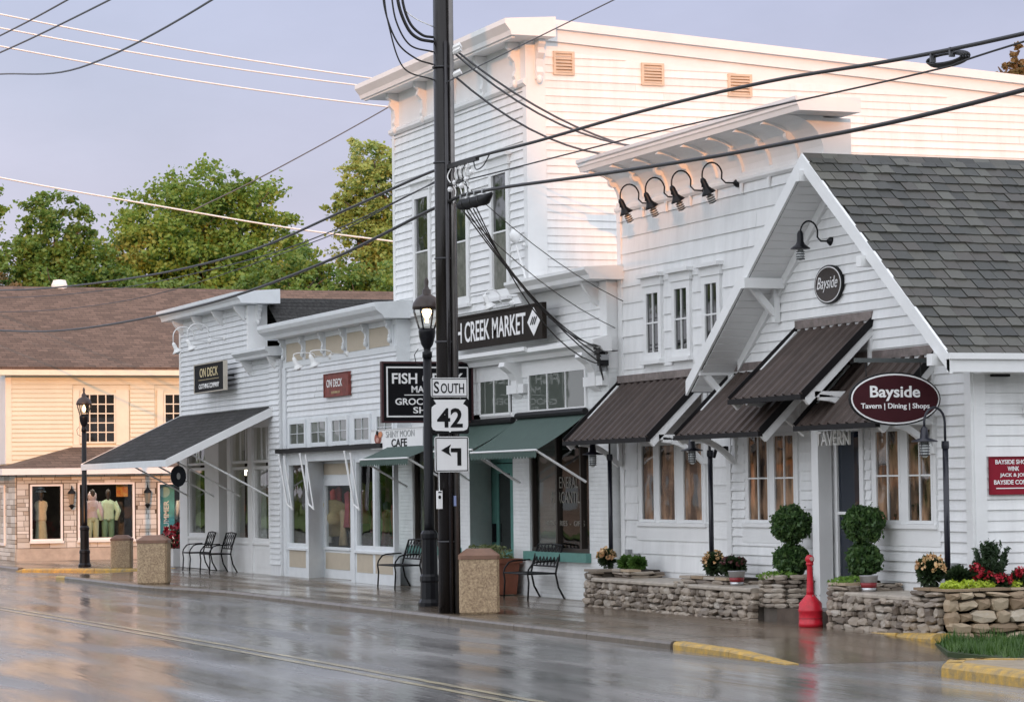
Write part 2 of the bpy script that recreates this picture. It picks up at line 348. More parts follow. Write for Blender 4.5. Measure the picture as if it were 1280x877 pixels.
def tag(o, label, cat, group=None):
    o['label'] = label; o['category'] = cat
    if group: o['group'] = group
    return o
def thing(name, label, cat, loc, group=None):
    o = bpy.data.objects.new(name, None); COL.objects.link(o); o.location = loc; o.empty_display_size = .3
    ORI[o.name] = Vector(loc); return tag(o, label, cat, group)
def struct(o): o['kind'] = 'structure'; return o
def inst(name, me, parent, loc, rot=(0, 0, 0), scl=(1, 1, 1)):
    o = bpy.data.objects.new(name, me); COL.objects.link(o); o.parent = parent
    o.location = Vector(loc) - ORI[parent.name]; o.rotation_euler = rot; o.scale = scl
    ORI[o.name] = ORI[parent.name]
    return o
def copy_tree(o, parent=None):
    c = o.copy(); COL.objects.link(c)
    if parent: c.parent = parent
    for ch in list(o.children): copy_tree(ch, c)
    return c
def copy_thing(o, loc, label, rz=None):
    c = copy_tree(o); c.location = loc; c['label'] = label
    if rz is not None: c.rotation_euler.z = rz
    return c

class Plane:
    """a wall plane: 'Y' faces the street (-Y), 'X' faces +X; d is the distance out of the wall"""
    def __init__(s, ax, v): s.ax = ax; s.v = v
    def p(s, u, d, z): return (u, s.v - d, z) if s.ax == 'Y' else (s.v + d, u, z)
    def n(s): return (0, -1, 0) if s.ax == 'Y' else (1, 0, 0)
def pbox(mb, P, u0, u1, d0, d1, z0, z1):
    a = P.p(u0, d0, z0); b = P.p(u1, d1, z1)
    return mb.box(min(a[0], b[0]), max(a[0], b[0]), min(a[1], b[1]), max(a[1], b[1]), min(a[2], b[2]), max(a[2], b[2]))
def pprism(mb, P, prof, u0, u1):
    """profile of (d, z) swept along u"""
    a = [P.p(u0, d, z) for d, z in prof]; v = Vector(P.p(u1, 0, 0)) - Vector(P.p(u0, 0, 0))
    return mb.prism(a, v)

def siding(parent, P, u0, u1, z0, z1, ex, m, holes=(), clip=None, name='clapboard', join=False, t=.034):
    """one lapped board per course, broken at the openings"""
    z = z0; J = MB()
    while z < z1 - .02:
        zt = min(z + ex, z1); zm = (z + zt) / 2
        lo0, hi0, lo1, hi1 = u0, u1, u0, u1
        if clip:
            lo0, hi0 = clip(z); lo1, hi1 = clip(zt)
            lo0, hi0, lo1, hi1 = max(lo0, u0), min(hi0, u1), max(lo1, u0), min(hi1, u1)
        segs = [(lo0, hi0, lo1, hi1)]
        for (a, b, h0, h1) in holes:
            if h0 < zm < h1:
                ns = []
                for (p0, q0, p1, q1) in segs:
                    if b <= max(p0, p1) or a >= min(q0, q1): ns.append((p0, q0, p1, q1)); continue
                    if a > max(p0, p1) + .02: ns.append((p0, a, p1, a))
                    if b < min(q0, q1) - .02: ns.append((b, q0, b, q1))
                segs = ns
        if not join:
            ns = []
            for (p0, q0, p1, q1) in segs:
                while min(q0, q1) - max(p0, p1) > 3.2 and rng.random() < .8:
                    c = max(p0, p1) + rng.uniform(1.3, 3.0)
                    if c > min(q0, q1) - .8: break
                    ns.append((p0, c - .002, p1, c - .002)); p0 = p1 = c + .002
                ns.append((p0, q0, p1, q1))
            segs = ns
        for (p0, q0, p1, q1) in segs:
            mb = J if join else MB(); tt = t if join else t + rng.uniform(-.004, .004)
            if q0 - p0 < .03: continue
            q1 = max(q1, p1 + .002)
            mb.hexa([P.p(p0, 0, z), P.p(q0, 0, z), P.p(q0, tt, z), P.p(p0, tt, z)],
                    [P.p(p1, 0, zt), P.p(q1, 0, zt), P.p(q1, .004, zt), P.p(p1, .004, zt)])
            if not join: mb.build(name, m, parent)
        z = zt
    if join and J.v: J.build(name + '_courses', m, parent, kind='stuff')

def window(parent, P, u0, u1, z0, z1, cols=1, rows=1, fr=.07, d=.05, m=WHITE, g=None, gap=.03, sill=0., head=None, name='window', inset=0., pane_mats=None, mull=0.03, frame_z0=None):
    """glass spans u0..u1, z0..z1; casing of width fr around it; panes sit 'inset' behind the wall face"""
    g = g or GLASS_D
    mb = MB()
    pbox(mb, P, u0 - fr, u0, -inset, d, z0 - fr, z1 + fr); pbox(mb, P, u1, u1 + fr, -inset, d, z0 - fr, z1 + fr)
    pbox(mb, P, u0, u1, -inset, d, z1, z1 + fr); pbox(mb, P, u0, u1, -inset, d, z0 - fr, z0)
    f = mb.build(name, m, parent)
    mu = MB()
    for c in range(1, cols):
        x = u0 + (u1 - u0) * c / cols; pbox(mu, P, x - mull / 2, x + mull / 2, gap - .02 - inset, gap + .012 - inset, z0, z1)
    for r in range(1, rows):
        z = z0 + (z1 - z0) * r / rows
        for c in range(cols):
            a = u0 + (u1 - u0) * c / cols + (mull / 2 if c else 0); b = u0 + (u1 - u0) * (c + 1) / cols - (mull / 2 if c < cols - 1 else 0)
            pbox(mu, P, a, b, gap - .02 - inset, gap + .010 - inset, z - mull / 2, z + mull / 2)
    if mu.v: mu.build('muntins', m, f)
    for r in range(rows):
        for c in range(cols):
            a = u0 + (u1 - u0) * c / cols; b = u0 + (u1 - u0) * (c + 1) / cols
            e = z0 + (z1 - z0) * r / rows; h = z0 + (z1 - z0) * (r + 1) / rows
            gm = pane_mats[r] if pane_mats else g
            pbox(MB(), P, a + .001, b - .001, gap - .016 - inset, gap - .008 - inset, e + .001, h - .001).build('pane', gm, f)
    if sill: pbox(MB(), P, u0 - fr - sill, u1 + fr + sill, 0, d + .06, z0 - fr - .07, z0 - fr - .002).build('sill', m, f)
    if head:
        mb = MB(); pbox(mb, P, u0 - fr - .04, u1 + fr + .04, 0, d + .02, z1 + fr + .002, z1 + fr + head)
        pbox(mb, P, u0 - fr - .09, u1 + fr + .09, 0, d + .09, z1 + fr + head, z1 + fr + head + .06); mb.build('window_head', m, f)
    return f

def text(parent, body, P, uc, d, zc, h, wd, m, name='lettering', bold=0., shear=0., th=.006, flip=False):
    """letters fitted to a box of height h and width wd on a wall plane, standing d out of it"""
    uc += getattr(P, 'shift', 0.)
    cu = bpy.data.curves.new('t', 'FONT'); cu.body = body; cu.extrude = .01; cu.offset = bold; cu.shear = shear
    cu.align_x = 'CENTER'; cu.resolution_u = 3; cu.space_line = .9
    ob = bpy.data.objects.new('t', cu); COL.objects.link(ob)
    me = bpy.data.meshes.new_from_object(ob, depsgraph=None) if False else ob.to_mesh().copy()
    ob.to_mesh_clear(); bpy.data.objects.remove(ob); bpy.data.curves.remove(cu)
    n = len(me.vertices); co = np.empty(n * 3); me.vertices.foreach_get('co', co); co = co.reshape(-1, 3)
    lo, hi = co.min(0), co.max(0)
    x = (co[:, 0] - (lo[0] + hi[0]) / 2) / (hi[0] - lo[0]) * wd; y = (co[:, 1] - (lo[1] + hi[1]) / 2) / (hi[1] - lo[1]) * h
    z = (co[:, 2] - lo[2]) / max(1e-6, hi[2] - lo[2]) * th
    org = ORI[parent.name]
    if P.ax == 'Y': q = np.stack([uc + x, P.v - d - z, zc + y], 1)
    else: q = np.stack([P.v + d + z, uc + x, zc + y], 1)
    q -= np.array(org)
    me.vertices.foreach_set('co', q.astype(np.float32).ravel()); me.update()
    me.materials.clear(); me.materials.append(m); me.name = name
    o = bpy.data.objects.new(name, me); COL.objects.link(o); o.parent = parent; ORI[o.name] = org
    return o

# ------------------------------------------------------------------ ground, road, pavement
struct(MB().box(-900, 900, -900, 900, -.32, -.30).build('ground', EARTH))
mb = MB(); mb.add([(-300, -4, 0), (80, -4, 0), (80, 80, 0), (-300, 80, 0)], [(0, 1, 2, 3)])
struct(mb.build('road', ROAD))
# centre lines, two stripes
for y in (9.55, 9.80):
    mb = MB(); n = 40
    xs = [-60 + 60 * i / n for i in range(n + 1)]
    for i in range(n):
        yo0 = y + .0011 * (xs[i] + 30) ** 2 * -.6 * (xs[i] < -30); yo1 = y + .0011 * (xs[i + 1] + 30) ** 2 * -.6 * (xs[i + 1] < -30)
        mb.add([(xs[i], yo0, .004), (xs[i + 1], yo1, .004), (xs[i + 1], yo1 + .11, .004), (xs[i], yo0 + .11, .004)], [(0, 1, 2, 3)])
    struct(mb.build('lane_line', LANEY))

def kerb_y(x):          # street edge of the pavement, bulging a little towards the corner
    if x > -52: return 14.40
    if x < -58: return 13.72
    t = (x + 58) / 6.; t = t * t * (3 - 2 * t); return 13.72 + t * (14.40 - 13.72)
GZ = .10
mb = MB(); px = [-66.2 + i * (66.2 - 31.9) / 40 for i in range(41)]
pts = [(x, kerb_y(x) + .16) for x in px] + [(-31.9, 17.9), (-31.0, 17.9), (-31.0, 60), (-70.4, 60), (-70.4, 18.0), (-68.4, 16.9), (-66.9, 15.2)]
mb.prism([(x, y, GZ - .014) for x, y in pts], (0, 0, -.25))
pave = struct(mb.build('pavement', WALK))
y_rows = [(None, 15.85), (15.86, 17.25), (17.26, 18.6)]
x = -66.0
while x < -32.2:
    x1 = min(x + 1.52, -31.92)
    for a, b in y_rows:
        mb = MB(); e = rng.uniform(-.0015, .0015)
        if a is None: mb.prism([(x, kerb_y(x) + .165, GZ - .012), (x1 - .012, kerb_y(x1) + .165, GZ - .012), (x1 - .012, b - .012, GZ - .012), (x, b - .012, GZ - .012)], (0, 0, .012 + e))
        else: mb.box(x, x1 - .012, a, b - .012, GZ - .012, GZ + e)
        mb.build('paving_slab', WALK, pave)
    x = x1
kerb = None
def kerb_piece(p, q, z0, z1, m, label=None, wdt=.15, tilt=0., name='kerb_stone'):
    """p->q is the street edge; rounded top"""
    p = Vector((*p, 0)); q = Vector((*q, 0)); d = (q - p).normalized(); n = Vector((-d.y, d.x, 0))
    prof = [(0, -.05), (0, .62), (.12, .88), (.3, 1.0), (1.0, 1.0), (1.0, -.05)]
    a = [p + n * (u * wdt) + Vector((0, 0, z0 * v)) for u, v in prof]; b = [q + n * (u * wdt) + Vector((0, 0, z1 * v)) for u, v in prof]
    k = len(prof); mb = MB(); mb.add(a + b, [tuple(range(k)), tuple(range(2 * k - 1, k - 1, -1))] + [(i, (i + 1) % k, k + (i + 1) % k, k + i) for i in range(k)])
    return mb.build(name, m, kerb, label)
kerb = struct(MB().box(-65.2, -32.2, 14.6, 14.62, .0, .05).build('kerb', KERB))
xs = [-64.6 + i * 2.72 for i in range(13)]
for i in range(12):
    x0, x1 = xs[i], min(xs[i + 1], -31.9) - .012
    sub = 3 if -60 < x0 < -50 else 1
    for k in range(sub):
        a = x0 + (x1 - x0) * k / sub; b = x0 + (x1 - x0) * (k + 1) / sub - (.012 if k < sub - 1 else 0)
        kerb_piece((a, kerb_y(a)), (b, kerb_y(b)), GZ + .004, GZ + .004, KERB)
kerb_piece((-66.5, 14.1), (-65.6, 13.72), .07, .095, YKERB, 'end kerb stone with worn yellow paint')
kerb_piece((-65.59, 13.72), (-64.62, 13.72), .095, .104, YKERB, 'kerb stone with worn yellow paint')
kerb_piece((-67.3, 15.2), (-66.51, 14.11), .05, .07, KERB)
kerb_piece((-31.89, 14.40), (-30.2, 14.36), .104, .09, YKERB, 'yellow painted kerb stone at the driveway', wdt=.15)
kerb_piece((-30.19, 14.36), (-28.5, 14.25), .09, .012, YKERB, 'yellow painted ramped kerb stone at the driveway', wdt=.17)
# driveway apron right of the pavement
mb = MB()
mb.hexa([(-31.9, 14.6, GZ), (-28.6, 14.5, .003), (-28.0, 17.0, .003), (-31.9, 17.9, GZ)], [(-31.9, 14.6, -.1), (-28.6, 14.5, -.1), (-28.0, 17.0, -.1), (-31.9, 17.9, -.1)])
struct(mb.build('driveway_apron', WALK))
# far pavement corner with its yellow kerb
far_pts = [(-110, 14.3), (-72.3, 14.35), (-71.2, 14.85), (-69.5, 16.6), (-69.6, 17.6), (-73, 19.5), (-79.0, 22), (-79.0, 60), (-110, 60)]
struct(MB().prism([(x, y, .1) for x, y in far_pts], (0, 0, -.3)).build('corner_pavement', WALK))
kerb = struct(MB().box(-100, -73, 14.40, 14.42, 0, .05).build('corner_kerb', KERB))
for (p, q, z0, z1) in (((-72.9, 14.2), (-72.2, 14.22), .02, .10), ((-72.19, 14.22), (-71.05, 14.75), .10, .115), ((-71.05, 14.76), (-70.2, 15.66), .115, .115), ((-70.19, 15.67), (-69.3, 16.6), .115, .115), ((-69.3, 16.61), (-69.45, 17.6), .115, .1)):
    kerb_piece(p, q, z0, z1, YKERB, 'yellow painted kerb stone at the side corner', wdt=.2)
kerb_piece((-100, 14.25), (-72.9, 14.25), .104, .104, KERB)
# right hand traffic island and the planting strip in front of the stone planter
isl = [(-26.3, 15.2), (-25.9, 14.9), (-22, 14.75), (-8, 14.7), (-8, 17.5), (-24.4, 16.6), (-25.9, 16.0), (-26.3, 15.6)]
struct(MB().prism([(x, y, .14) for x, y in isl], (0, 0, -.3)).build('corner_island', mat('wet_tan_concrete', (.34, .27, .18), .35, var=.3, scale=4, bump=.3)))
kerb = struct(MB().box(-25.5, -10, 15.2, 15.22, 0, .1).build('island_kerb', KERB))
ip = [(-26.1, 15.95), (-26.48, 15.55), (-26.42, 15.12), (-25.95, 14.8), (-24.0, 14.68), (-21, 14.62), (-16, 14.6), (-9, 14.58)]
for i in range(len(ip) - 1): kerb_piece(ip[i], ip[i + 1], .150, .150, YKERB, 'worn yellow kerb stone round the corner island', wdt=.22)
kerb = struct(MB().box(-32.4, -30.5, 17.52, 17.54, 0, .05).build('planting_strip_kerb', KERB))
kerb_piece((-32.7, 17.44), (-31.6, 17.36), .09, .13, YKERB, 'thin yellow painted kerb in front of the planter', wdt=.06)
kerb_piece((-31.59, 17.36), (-30.35, 17.18), .13, .18, YKERB, 'yellow painted kerb stone beside the grass', wdt=.26)

# ------------------------------------------------------------------ generic pieces
def bracket_scroll(parent, P, u, ztop, h, out, wd, m, name='bracket'):
    """scrolled eave bracket with a drop pendant"""
    mb = MB()
    prof = [(0, ztop), (out, ztop), (out, ztop - h * .12), (out * .72, ztop - h * .2), (out * .85, ztop - h * .34), (out * .5, ztop - h * .48), (out * .42, ztop - h * .68), (out * .55, ztop - h * .82), (out * .3, ztop - h), (0, ztop - h)]
    pprism(mb, P, prof, u - wd / 2, u + wd / 2)
    b = mb.build(name, m, parent)
    mb = MB(); c = P.p(u, out * .40, ztop - h * 1.0)
    mb.ball((c[0], c[1], c[2]), wd * .45, 8, 5, sz=1.4); mb.build('pendant', m, b, smooth=True)
    return b
def shingled(parent, name, quad, m, th=.05):
    a = [Vector(q) for q in quad]; n = (a[1] - a[0]).cross(a[3] - a[0]).normalized()
    if n.z < 0: n = -n
    return MB().hexa([q + n * th for q in a], a).build(name, m, parent)

# ------------------------------------------------------------------ the market
mk = thing('market_building', 'tall white two storey clapboard market with a bracketed cornice and sunlit side wall', 'building', (-50, 18.3, .1))
PF = Plane('Y', 18.3); PS = Plane('X', -46.5)
mb = MB(); mb.prism([(-53.99, 18.3, 4.3), (-53.99, 32, 4.3), (-53.99, 32, 9.40), (-53.99, 18.3, 10.20)], (7.49, 0, 0)); mb.build('upper_body', WHITE, mk)
uw = [(-52.59, -51.82), (-50.37, -49.65), (-48.25, -47.52)]
holes = [(a - .16, b + .16, 5.45, 8.16) for a, b in uw]
siding(mk, PF, -53.86, -46.64, 5.70, 9.24, .15, WHITE_B, holes)
siding(mk, PF, -53.86, -51.2, 4.02, 5.70, .15, WHITE_B)
siding(mk, PF, -51.2, -46.5, 5.34, 5.70, .15, WHITE_B, [(a - .16, b + .16, 5.45, 8.16) for a, b in uw])
siding(mk, PS, 18.64, 31, 4.3, 10.3, .14, WHITE_B, [(18.82, 19.19, 9.45, 9.86), (20.55, 20.96, 9.33, 9.72), (22.29, 22.74, 9.19, 9.59)],
       clip=lambda z: (18.64, min(31, 18.64 + (9.86 - z) / .063)) if z > 9.1 else (18.64, 31), t=.022)
mb = MB(); pbox(mb, PF, -54.0, -53.86, 0, .035, 4.0, 9.24); mb.build('corner_board', WHITE, mk)
mb = MB(); pbox(mb, PF, -46.64, -46.46, 0, .035, 5.7, 9.24); mb.build('corner_board', WHITE, mk)
mb = MB(); pbox(mb, PS, 18.30, 18.64, .002, .036, 4.4, 10.05); mb.build('corner_board', WHITE, mk)
mb = MB(); pbox(mb, PF, -54.02, -46.47, 0, .04, 9.24, 10.05); mb.build('frieze_board', WHITE, mk)
mb = MB(); pprism(mb, PF, [(.04, 9.22), (.10, 9.27), (.10, 9.33), (.04, 9.37)], -54.04, -46.45); mb.build('frieze_moulding', WHITE, mk)
mb = MB(); pprism(mb, PF, [(-.35, 10.04), (.50, 10.04), (.52, 10.12), (.62, 10.24), (.62, 10.33), (-.35, 10.40)], -54.62, -45.95); mb.build('cornice', WHITE, mk)
mb = MB(); pprism(mb, PF, [(.40, 10.0), (.46, 10.0), (.46, 10.038), (.40, 10.038)], -54.5, -46.05); mb.build('cornice_moulding', WHITE, mk)
for u in (-53.6, -51.9, -50.2, -48.5, -46.82): bracket_scroll(mk, PF, u, 10.035, .74, .27, .13, WHITE)
bracket_scroll(mk, PS, 18.50, 10.035, .70, .26, .13, WHITE)
# sloping parapet trim on the side wall
for name, z, h, d in (('parapet_cap', 10.28, .16, .14), ('parapet_board', 10.06, .21, .06)):
    mb = MB(); y0, y1 = 18.64, 32
    sl = lambda y: -.063 * (y - 18.5)
    mb.hexa([PS.p(y0, 0.02, z + sl(y0)), PS.p(y1, .02, z + sl(y1)), PS.p(y1, d, z + sl(y1)), PS.p(y0, d, z + sl(y0))],
            [PS.p(y0, 0.02, z + h + sl(y0)), PS.p(y1, .02, z + h + sl(y1)), PS.p(y1, d, z + h + sl(y1)), PS.p(y0, d, z + h + sl(y0))])
    mb.build(name, WHITE, mk)
for y0, y1, z0, z1 in ((18.85, 19.16, 9.48, 9.83), (20.58, 20.93, 9.36, 9.69), (22.32, 22.71, 9.22, 9.56)):
    mb = MB(); pbox(mb, PS, y0 - .05, y0, 0, .05, z0 - .04, z1 + .04); pbox(mb, PS, y1, y1 + .05, 0, .05, z0 - .04, z1 + .04)
    pbox(mb, PS, y0, y1, 0, .05, z1, z1 + .04); pbox(mb, PS, y0, y1, 0, .05, z0 - .04, z0)
    lv = mb.build('louvre_vent', mat('cream_vent', (.62, .50, .38), .6), mk)
    for k in range(6):
        z = z0 + (z1 - z0) * (k + .1) / 6; mb = MB()
        mb.hexa([PS.p(y0, .0, z + .05), PS.p(y1, .0, z + .05), PS.p(y1, .045, z), PS.p(y0, .045, z)], [PS.p(y0, .0, z + .062), PS.p(y1, .0, z + .062), PS.p(y1, .045, z + .012), PS.p(y0, .045, z + .012)])
        mb.build('louvre', mat('cream_vent', (.62, .50, .38)), lv)
for a, b in uw:
    window(mk, PF, a, b, 5.66, 7.78, 1, 2, .14, .055, WHITE, gap=.02, sill=.05, head=.16, pane_mats=[CURTAIN if False else mat('curtained_glass', (.16, .16, .14), .12, var=.4, scale=5), GLASS_D])
# one storey wing on the right: parapet, cornice
mb = MB(); mb.box(-46.5, -42.95, 18.3, 18.62, 4.3, 5.46); mb.build('wing_parapet', WHITE, mk)
siding(mk, PF, -46.5, -43.22, 4.56, 5.15, .15, WHITE_B)
mb = MB(); pbox(mb, PF, -46.5, -43.24, 0, .02, 5.15, 5.46); mb.build('frieze_board', WHITE, mk)
mb = MB(); pbox(mb, PF, -43.22, -42.93, 0, .035, 4.50, 5.46); mb.build('corner_board', WHITE, mk)
mb = MB(); pprism(mb, PF, [(-.34, 5.47), (.42, 5.47), (.44, 5.54), (.52, 5.62), (.52, 5.67), (-.34, 5.72)], -46.44, -42.70); mb.build('wing_cornice', WHITE, mk)
for u in (-43.36, -46.25):
    mb = MB(); pprism(mb, PF, [(0, 5.46), (.32, 5.46), (.26, 5.34), (.07, 5.08), (0, 5.05)], u - .05, u + .05); mb.build('bracket', WHITE, mk)
# shelf cornice over the shop front
mb = MB(); pprism(mb, PF, [(0, 4.28), (.16, 4.28), (.2, 4.36), (.34, 4.40), (.34, 4.47), (.05, 4.55), (0, 4.55)], -51.15, -42.80); mb.build('shopfront_cornice', WHITE, mk)
mb = MB(); pprism(mb, PF, [(.342, 4.41), (.40, 4.43), (.40, 4.50), (.342, 4.49)], -51.2, -45.8); mb.build('sign_ledge', WHITE, mk)
mb = MB(); pbox(mb, PF, -54.0, -42.95, -.3, .02, 4.0, 4.275); mb.build('shopfront_frieze', WHITE, mk)
# painted brick ground floor
def brick(x0, x1, z0, z1, y1=18.62, y0=18.3): MB().box(x0, x1, y0, y1, z0, z1).build('brick_pier', BRICKW, mk)
brick(-53.99, -53.05, .1, 4.0); MB().prism([(-50.28, 18.3, .1), (-49.74, 18.3, .1), (-50.22, 18.92, .1), (-50.28, 18.92, .1)], (0, 0, 3.16)).build('brick_pier', BRICKW, mk); brick(-47.46, -46.64, .1, 4.0, 18.9); brick(-43.88, -42.96, .1, 4.0)
brick(-53.05, -50.28, .1, .74); brick(-46.64, -43.88, .1, .74)
brick(-50.28, -49.1, 3.3, 4.0)
MB().box(-53.05, -50.28, 18.28, 18.62, 3.32, 3.40).build('lintel', WHITE, mk)
for x0, x1 in ((-53.05, -50.28), (-46.64, -43.88)):
    MB().box(x0, x1, 18.285, 18.62, 3.16, 3.33).build('lintel', WHITE, mk)
    pbox(MB(), PF, x0 - .1, x1 + .06, -.1, .10, .745, .90).build('sill', TEAL, mk)
    f = MB(); n = 3
    ws = [x0 + (x1 - x0) * k for k in (0, .42, .82, 1)]
    DK = mat('dark_brown_frame', (.03, .022, .018), .4)
    pbox(f, PF, x0, x0 + .06, -.14, -.04, .9, 3.16); pbox(f, PF, x1 - .06, x1, -.14, -.04, .9, 3.16); pbox(f, PF, x0 + .06, x1 - .06, -.14, -.04, .9, .97); pbox(f, PF, x0 + .06, x1 - .06, -.14, -.04, 3.08, 3.16)
    for k in (1, 2): pbox(f, PF, ws[k] - .035, ws[k] + .035, -.145, -.045, .97, 3.08)
    fw = f.build('display_window', DK, mk)
    for k in range(3): pbox(MB(), PF, ws[k] + .035, ws[k + 1] - .036, -.11, -.10, .97, 3.08).build('pane', GLASS_C, fw)
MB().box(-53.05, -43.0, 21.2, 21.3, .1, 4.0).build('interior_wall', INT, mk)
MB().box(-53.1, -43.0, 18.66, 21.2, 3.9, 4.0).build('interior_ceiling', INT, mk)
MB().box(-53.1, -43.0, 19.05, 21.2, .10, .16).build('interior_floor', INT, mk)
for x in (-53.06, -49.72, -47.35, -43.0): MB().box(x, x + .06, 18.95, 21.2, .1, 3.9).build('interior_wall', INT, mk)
for i in range(34):
    x = rng.choice([rng.uniform(-52.9, -50.4), rng.uniform(-46.5, -44.0)]); z = rng.choice([.5, 1.05, 1.6, 2.1]); h = rng.uniform(.12, .4)
    MB().box(x, x + rng.uniform(.1, .35), 20.2, 20.6, z, z + h).build('shelf_goods', mat('goods_%d' % (i % 5), rng.choice([(.22, .18, .12), (.12, .10, .07), (.28, .24, .18), (.10, .12, .08), (.2, .09, .06)]), .7, var=.4), mk)
for x0, x1 in ((-52.95, -50.3), (-46.55, -43.95)):
    for z in (.47, 1.02, 1.57, 2.07): MB().box(x0, x1, 20.15, 20.7, z - .04, z).build('shelf', INTW, mk)
GLETT = mat('faded_window_letter', (.20, .19, .16), .6)
t = text(mk, 'GENERAL\nMERCANTILE', PF, -45.1, -.09, 1.98, .46, 1.45, GLETT, 'window_lettering', th=.003)
text(mk, 'GROCERIES  -  GIFTS', PF, -45.2, -.09, 1.40, .09, 1.8, GLETT, 'window_lettering', th=.003)
# transom lights
window(mk, PF, -49.02, -47.56, 3.40, 4.0, 2, 1, .05, .03, WHITE, GLASS_G, inset=.0)
window(mk, PF, -46.50, -43.94, 3.40, 4.02, 3, 1, .06, .04, WHITE, GLASS_G, sill=.03)
window(mk, PF, -52.9, -50.4, 3.46, 4.0, 3, 1, .05, .03, WHITE, GLASS_G)
for u in (-47.05, -43.42):
    mb = MB(); pprism(mb, PF, [(0, 4.28), (.34, 4.28), (.36, 4.2), (.2, 4.08), (.12, 3.95), (.12, 3.72), (0, 3.62)], u - .14, u + .14); mb.build('corbel', WHITE, mk)
    pbox(MB(), PF, u - .42, u + .42, 0, .10, 3.72, 3.88).build('pier_cap', WHITE, mk)
# recessed teal door
mb = MB(); mb.box(-50.27, -50.10, 18.93, 18.99, .1, 3.26); mb.box(-48.98, -47.46, 18.93, 18.99, .1, 3.26); mb.box(-50.10, -48.98, 18.93, 18.99, 2.5, 3.26); mb.build('door_surround', TEAL, mk)
mb = MB(); mb.box(-50.09, -49.80, 18.90, 18.95, .13, 2.48); mb.box(-49.16, -48.99, 18.90, 18.95, .13, 2.48); mb.box(-49.80, -49.16, 18.90, 18.95, .13, .85); mb.box(-49.80, -49.16, 18.90, 18.95, 2.3, 2.48)
dr = mb.build('door', TEAL, mk); MB().box(-49.80, -49.16, 18.92, 18.93, .85, 2.3).build('pane', GLASS_D, dr)
MB().box(-49.98, -49.92, 18.83, 18.9, 1.0, 1.35).build('handle', BLACK, dr)
MB().box(-50.28, -47.46, 18.3, 19.0, 3.26, 3.40).build('porch_ceiling', WHITE, mk)

def canvas_awning(name, label, x0, x1, yw, zt, yf, zb, roller=True):
    o = thing(name, label, 'awning', ((x0 + x1) / 2, yw, zb), 'green canvas awnings on the market front')
    n = 10; mb = MB(); vs = []; fs = []
    for i in range(n + 1):
        x = x0 + (x1 - x0) * i / n
        for j in range(6):
            t = j / 5; vs.append((x, yw + (yf - yw) * t, zt + (zb - zt) * t - .035 * math.sin(math.pi * t)))
    for i in range(n):
        for j in range(5): a = i * 6 + j; fs.append((a, a + 1, a + 7, a + 6))
    mb.add(vs, fs); mb.build('canvas', GREEN_CANVAS, o, smooth=True)
    mb = MB(); k = 22
    for i in range(k):
        a = x0 + (x1 - x0) * i / k; b = x0 + (x1 - x0) * (i + 1) / k; m_ = (a + b) / 2
        mb.add([(a, yf - .004, zb), (b, yf - .004, zb), (b, yf - .004, zb - .10), (m_ + (b - a) * .25, yf - .004, zb - .135), (m_ - (b - a) * .25, yf - .004, zb - .135), (a, yf - .004, zb - .10)], [(0, 1, 2, 3, 4, 5)])
    mb.build('valance', GREEN_CANVAS, o)
    MB().tube([(x0, yf, zb), (x1, yf, zb)], .018, 6).build('front_bar', WHITE, o)
    if roller: MB().tube([(x0, yw - .05, zt + .03), (x1, yw - .05, zt + .03)], .06, 8).build('roller', BLACKM, o)
    for x in (x0 + .06, x1 - .06):
        MB().tube([(x, yf, zb), (x, yw - .03, zb - .55)], .022, 6).build('arm', WHITE, o)
    return o
canvas_awning('canvas_awning', 'green canvas awning over the right market display window', -46.95, -43.75, 18.25, 3.28, 17.30, 2.66)
canvas_awning('canvas_awning', 'green canvas awning over the market entry, mostly behind the pole', -49.6, -47.15, 18.25, 3.22, 17.40, 2.72)
canvas_awning('canvas_awning', 'green canvas awning below the white cafe sign', -53.2, -50.25, 18.25, 3.1, 17.25, 2.62)

# ------------------------------------------------------------------ white shop with tan frieze (middle)
od = thing('shop_building', 'low white shop with tan frieze panels, small transom windows and a recessed door', 'building', (-57, 18.0, .1))
PO = Plane('Y', 18.0); XL, XR = -61.0, -53.02
MB().box(XL, XR, 18.0, 18.35, 3.0, 5.42).build('front_wall', TRIMG, od)
MB().box(XL, XR, 20.6, 30, .1, 4.2).build('body', GREYW, od)
MB().box(XL - .02, -53.96, 18.36, 30, 4.2, 4.3).build('flat_roof', ASPH_SH, od)
mb = MB(); pprism(mb, PO, [(-.4, 5.43), (.36, 5.43), (.40, 5.50), (.52, 5.58), (.56, 5.66), (.56, 5.74), (-.4, 5.80)], XL - .25, XR + .28); mb.build('cornice', TRIMG, od)
mb = MB(); pbox(mb, PO, XL, XR, 0, .03, 5.32, 5.428); mb.build('frieze_moulding', TRIMG, od)
bx = [-60.85, -59.35, -57.85, -56.35, -54.85, -53.3]
for i, u in enumerate(bx): bracket_scroll(od, PO, u, 5.425, .40, .17, .11, TRIMG)
for i in range(5): pbox(MB(), PO, bx[i] + .1, bx[i + 1] - .1, 0, .015, 4.92, 5.315).build('frieze_panel', TAN, od)
for u in bx: pbox(MB(), PO, u - .1, u + .1, 0, .03, 4.90, 5.318).build('frieze_stile', TRIMG, od)
pbox(MB(), PO, XL, XR, 0, .03, 4.78, 4.898).build('frieze_rail', TRIMG, od)
siding(od, PO, XL + .28, XR, 3.66, 4.78, .13, GREYW)
pbox(MB(), PO, XL, XL + .26, 0, .05, .1, 4.778).build('corner_board', TRIMG, od)
tw = [(-60.42, -59.31), (-58.80, -57.74), (-57.25, -56.24), (-55.70, -54.74), (-54.2, -53.24)]
pbox(MB(), PO, XL + .28, XR, 0, .02, 2.96, 3.655).build('transom_band', TRIMG, od)
